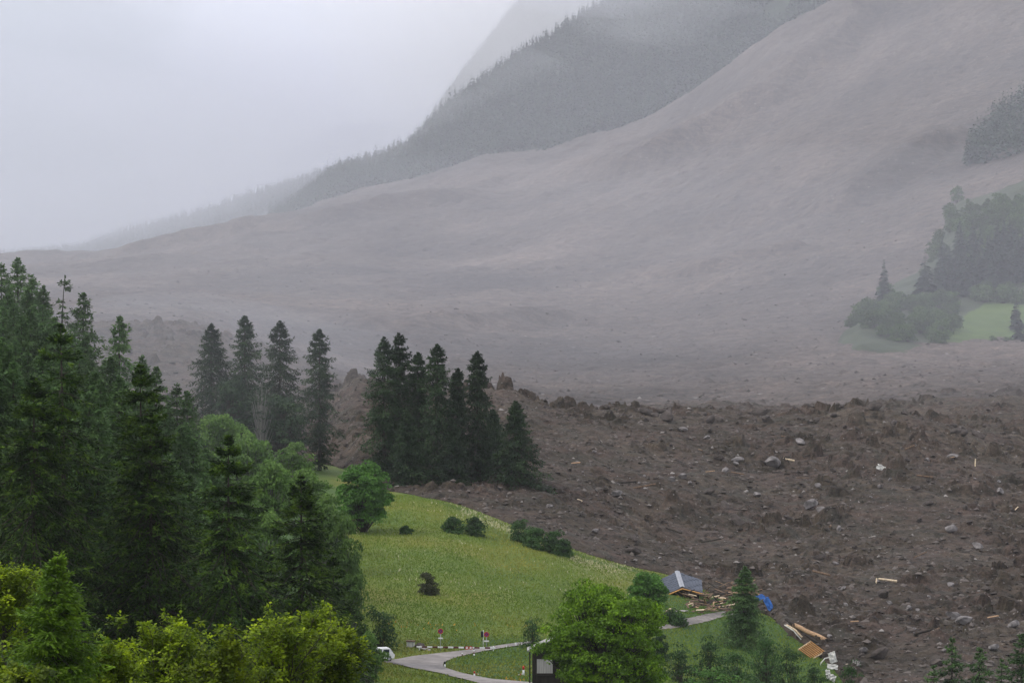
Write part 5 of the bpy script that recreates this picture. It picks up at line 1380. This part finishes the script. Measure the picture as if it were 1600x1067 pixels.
# ------------------------------------------------------------------ road furniture
def disc(mb, c, r, th, n=24, r_in=0.0):
    V, Fc = [], []
    for y in (-th / 2, th / 2):
        for k in range(n):
            a = 6.28318 * k / n; V.append((c[0] + r * math.cos(a), c[1] + y, c[2] + r * math.sin(a)))
    Fc = [tuple(range(n)), tuple(range(n, 2 * n))[::-1]] + [(k, k + n, (k + 1) % n + n, (k + 1) % n) for k in range(n)]
    mb.add(V, Fc)
def ring(mb, c, r0, r1, th, n=24):
    V, Fc = [], []
    for y in (-th / 2, th / 2):
        for r in (r0, r1):
            for k in range(n):
                a = 6.28318 * k / n; V.append((c[0] + r * math.cos(a), c[1] + y, c[2] + r * math.sin(a)))
    for k in range(n):
        j = (k + 1) % n
        Fc += [(k, j, n + j, n + k), (2 * n + j, 2 * n + k, 3 * n + k, 3 * n + j), (n + k, n + j, 3 * n + j, 3 * n + k), (j, k, 2 * n + k, 2 * n + j)]
    mb.add(V, Fc)
def no_stop_sign(px, py_disc, py_plate, py_base, label, Y=None):
    b = hit(px, py_base, 'G', 300) if Y is None else on(px, Y); Y = b[1]
    e = empty('road_sign', b); h = zof(py_disc, Y) - b[2]; hp = zof(py_plate, Y) - b[2]
    mb = MB(); mb.tube([(0, 0, -0.3), (0, 0, h + 0.3)], 0.04, 8); part('pole', mb.mesh('pole', M['steel'], True), e)
    mb = MB(); disc(mb, (0, -0.07, h), 0.30, 0.03); dsc = part('disc', mb.mesh('disc', M['blue']), e)
    mb = MB(); ring(mb, (0, -0.10, h), 0.24, 0.34, 0.03)
    for a in (0.785, 2.356): mb.box((0, -0.095, h), (0.5, 0.012, 0.055), ry=a)
    part('red_border', mb.mesh('red_border', M['red']), dsc)
    mb = MB(); mb.box((0, -0.07, hp), (0.62, 0.03, 0.17)); part('plate', mb.mesh('plate', M['white']), e)
    return tag(e, label, 'road sign')
no_stop_sign(688, 985.5, 996.5, 1017, 'round blue and red no stopping sign on a pole left of the barrier')
no_stop_sign(760, 990.5, 1001, 1012, 'round no stopping sign with a plate at the right end of the barrier')
b = hit(755, 1012, 'G', 300); Y = b[1]
e = empty('traffic_light', b); tag(e, 'small black traffic light on a pale pole beside the right no stopping sign', 'traffic light')
h = zof(990, Y) - b[2]
mb = MB(); mb.tube([(0, 0, -0.3), (0, 0, h + 0.5)], 0.045, 8); part('pole', mb.mesh('pole', M['white'], True), e)
mb = MB(); mb.box((-0.16, -0.12, h), (0.32, 0.24, 0.78)); hd = part('signal_head', mb.mesh('signal_head', M['black']), e)
for k in range(3):
    mb = MB(); disc(mb, (-0.16, -0.25, h + 0.24 - 0.24 * k), 0.085, 0.02, 14); part('lens', mb.mesh('lens', M['glass']), hd)
# barrier: striped rail between two posts, two round signs in its middle
a, c = hit(655, 1019, 'G', 300), hit(773, 1019, 'G', 300)
Yr = float(hit(712, 1018, 'G', 300)[1]); a = pt(651, 1010, Yr); c = pt(774, 1012, Yr)
e = empty('road_barrier', (a + c) / 2); o0 = (a + c) / 2; tag(e, 'long red and white striped road barrier with two round signs in its middle', 'barrier')
L = float(np.linalg.norm(c - a)); drz = math.atan2(c[2] - a[2], c[0] - a[0]); n = 15
for k in range(n):
    cx = -L / 2 + (k + 0.5) * L / n
    mb = MB(); mb.box((cx, 0, math.tan(drz) * cx), (L / n - 0.004, 0.10, 0.20), ry=-drz)
    part('rail_stripe', mb.mesh('rail_stripe', M['white' if k % 2 == 0 else 'dark_red']), e)
for sx in (-L / 2 + 0.35, L / 2 - 0.25):
    mb = MB(); mb.box((sx, 0.12, -0.5), (0.12, 0.12, 1.3)); part('post', mb.mesh('post', M['white']), e)
for px in (729.5, 735.5):
    sx = pt(px, 1010, Yr)[0] - o0[0]
    mb = MB(); ring(mb, (sx, -0.10, -0.03), 0.15, 0.24, 0.02, 20); sg = part('sign_ring', mb.mesh('sign_ring', M['red']), e)
    mb = MB(); disc(mb, (sx, -0.085, -0.03), 0.152, 0.02, 20); part('sign_face', mb.mesh('sign_face', M['white']), sg)
def marker(px, py0, py1, label, top='black', body='white', w=0.14, Y=None, name='marker_post', group=None):
    b = hit(px, py0, 'G', 280); Y = b[1]; h = (py0 - py1) * Y / FPX
    e = empty(name, b)
    mb = MB(); mb.tube([(0, 0, -0.15), (0, 0, h * 0.6)], [w * 0.5, w * 0.46], 8); part('post', mb.mesh('post', M[body], True), e)
    mb = MB(); mb.tube([(0, 0, h * 0.6), (0, 0, h * 0.93), (0, 0, h)], [w * 0.52, w * 0.5, w * 0.2], 8); part('cap', mb.mesh('cap', M[top], True), e)
    return tag(e, label, 'marker post', group)
marker(694.5, 1043, 1033, 'white marker post with black top on the inside of the road bend', w=0.24)
marker(740, 1018, 1012, 'short white marker post just below the barrier signs', 'dark_red', w=0.22)
marker(740.5, 1024, 1019, 'low white marker post at the road edge below the barrier', 'dark_red', w=0.22)
marker(722, 1024.5, 1019.5, 'white topped low post in the road before the barrier', 'white', 'brown_wood', w=0.2)
marker(806, 1009, 1004, 'small white stone post on the bank right of the barrier', 'white', w=0.26)
marker(791, 1011.5, 1009, 'tiny white stone post between the barrier and the bank', 'white', w=0.18)
marker(741, 1057, 1048, 'red and white post at the left end of the tape', 'red', w=0.2)
marker(818, 1055, 1040, 'tall post with a red top and white foot at the right end of the tape', 'red', w=0.26)
# sagging red and white tape
e = None; pa, pb = hit(742, 1053, 'G', 280), hit(817, 1055, 'G', 280); Ym = (pa[1] + pb[1]) / 2
A1, B1 = pt(743, 1052.5, Ym), pt(817, 1052.5, Ym); c0 = (A1 + B1) / 2
e = empty('barrier_tape', c0); tag(e, 'sagging red and white tape strung between two posts below the bank', 'tape')
wm, rm = MB(), MB(); n = 30
for k in range(n):
    t0, t1 = k / n, (k + 1) / n
    f_ = lambda t: Vector(A1 + (B1 - A1) * t - c0) + Vector((0, 0, -0.32 * 4 * t * (1 - t)))
    p, q_ = f_(t0), f_(t1); mb = MB(); mb.box((p + q_) / 2, ((q_ - p).length, 0.05, 0.16), ry=-math.atan2(q_.z - p.z, q_.x - p.x))
    part('tape_piece', mb.mesh('tape_piece', M['white' if k % 2 else 'red']), e)
# white vehicle at the left
b = hit(590, 1032, 'G', 250)
e = empty('parked_van', b, 0.35); tag(e, 'small white van parked half behind trees at the left end of the road', 'van')
prof = [(-1.9, 0.35), (-1.95, 0.85), (-1.75, 1.0), (-1.35, 1.62), (1.7, 1.68), (1.9, 1.5), (1.95, 0.35)]
mb = MB(); V = []
for sy in (-0.8, 0.8):
    for x_, z_ in prof: V.append((-x_, sy * (0.92 if z_ > 1.3 else 1), z_))
k = len(prof); mb.add(V, [tuple(range(k)), tuple(range(k, 2 * k))[::-1]] + [(i, i + k, (i + 1) % k + k, (i + 1) % k) for i in range(k)])
part('body', mb.mesh('body', M['white']), e)
mb = MB(); quad_slab(mb, (1.78, -0.66, 1.06), (1.78, 0.66, 1.06), (1.42, 0.62, 1.55), (1.42, -0.62, 1.55), -0.03); part('windscreen', mb.mesh('windscreen', M['glass']), e)
for sy in (-1, 1):
    mb = MB(); mb.box((0.85, sy * 0.79, 1.28), (0.75, 0.04, 0.42)); mb.box((-0.4, sy * 0.79, 1.28), (1.3, 0.04, 0.42)); part('side_window', mb.mesh('side_window', M['glass']), e)
    mb = MB(); mb.box((1.96, sy * 0.58, 0.72), (0.05, 0.28, 0.18)); part('headlight', mb.mesh('headlight', M['steel']), e)
    for sx in (-1.2, 1.2):
        mb = MB(); mb.tube([(sx, sy * 0.62, 0.32), (sx, sy * 0.83, 0.32)], 0.32, 18); wh = part('wheel', mb.mesh('wheel', M['rubber'], False), e)
        mb = MB(); mb.tube([(sx, sy * 0.83, 0.32), (sx, sy * 0.845, 0.32)], 0.18, 14); part('rim', mb.mesh('rim', M['steel']), wh)
# little grey white box with a dark heap beside it
b = hit(641, 1011, 'G', 300); Y = b[1]
e = empty('storage_box', b); tag(e, 'small grey white box with a dark lid at the meadow foot', 'box')
mb = MB(); mb.box((0, 0, 0.38), (1.05, 0.8, 0.72)); part('body', mb.mesh('body', M['white_sheet']), e)
mb = MB(); mb.box((0.02, 0, 0.82), (1.2, 0.95, 0.12), ry=0.06); part('lid', mb.mesh('lid', M['brown_wood']), e)
mb = MB(); mb.box((-0.28, -0.42, 0.38), (0.10, 0.05, 0.66)); mb.box((0.28, -0.42, 0.38), (0.10, 0.05, 0.66)); part('corner_strip', mb.mesh('corner_strip', M['steel']), e)
b = hit(654, 1012, 'G', 300)
o = link('stone_heap', rock_mesh(77, M['dark_rock']), None, b + [0, 0, 0.25], None, (1.3, 1.1, 1.5)); tag(o, 'dark heap right of the little grey white box', 'heap')
crumple(664, 1013, hit(664, 1016, 'G', 300)[1], 1.6, 0.5, 'grey_board', 'tarpaulin', 'grey sheet sloping down right of the dark heap', 'tarpaulin', 21, 0.9, -0.35)
#--STAGE6--
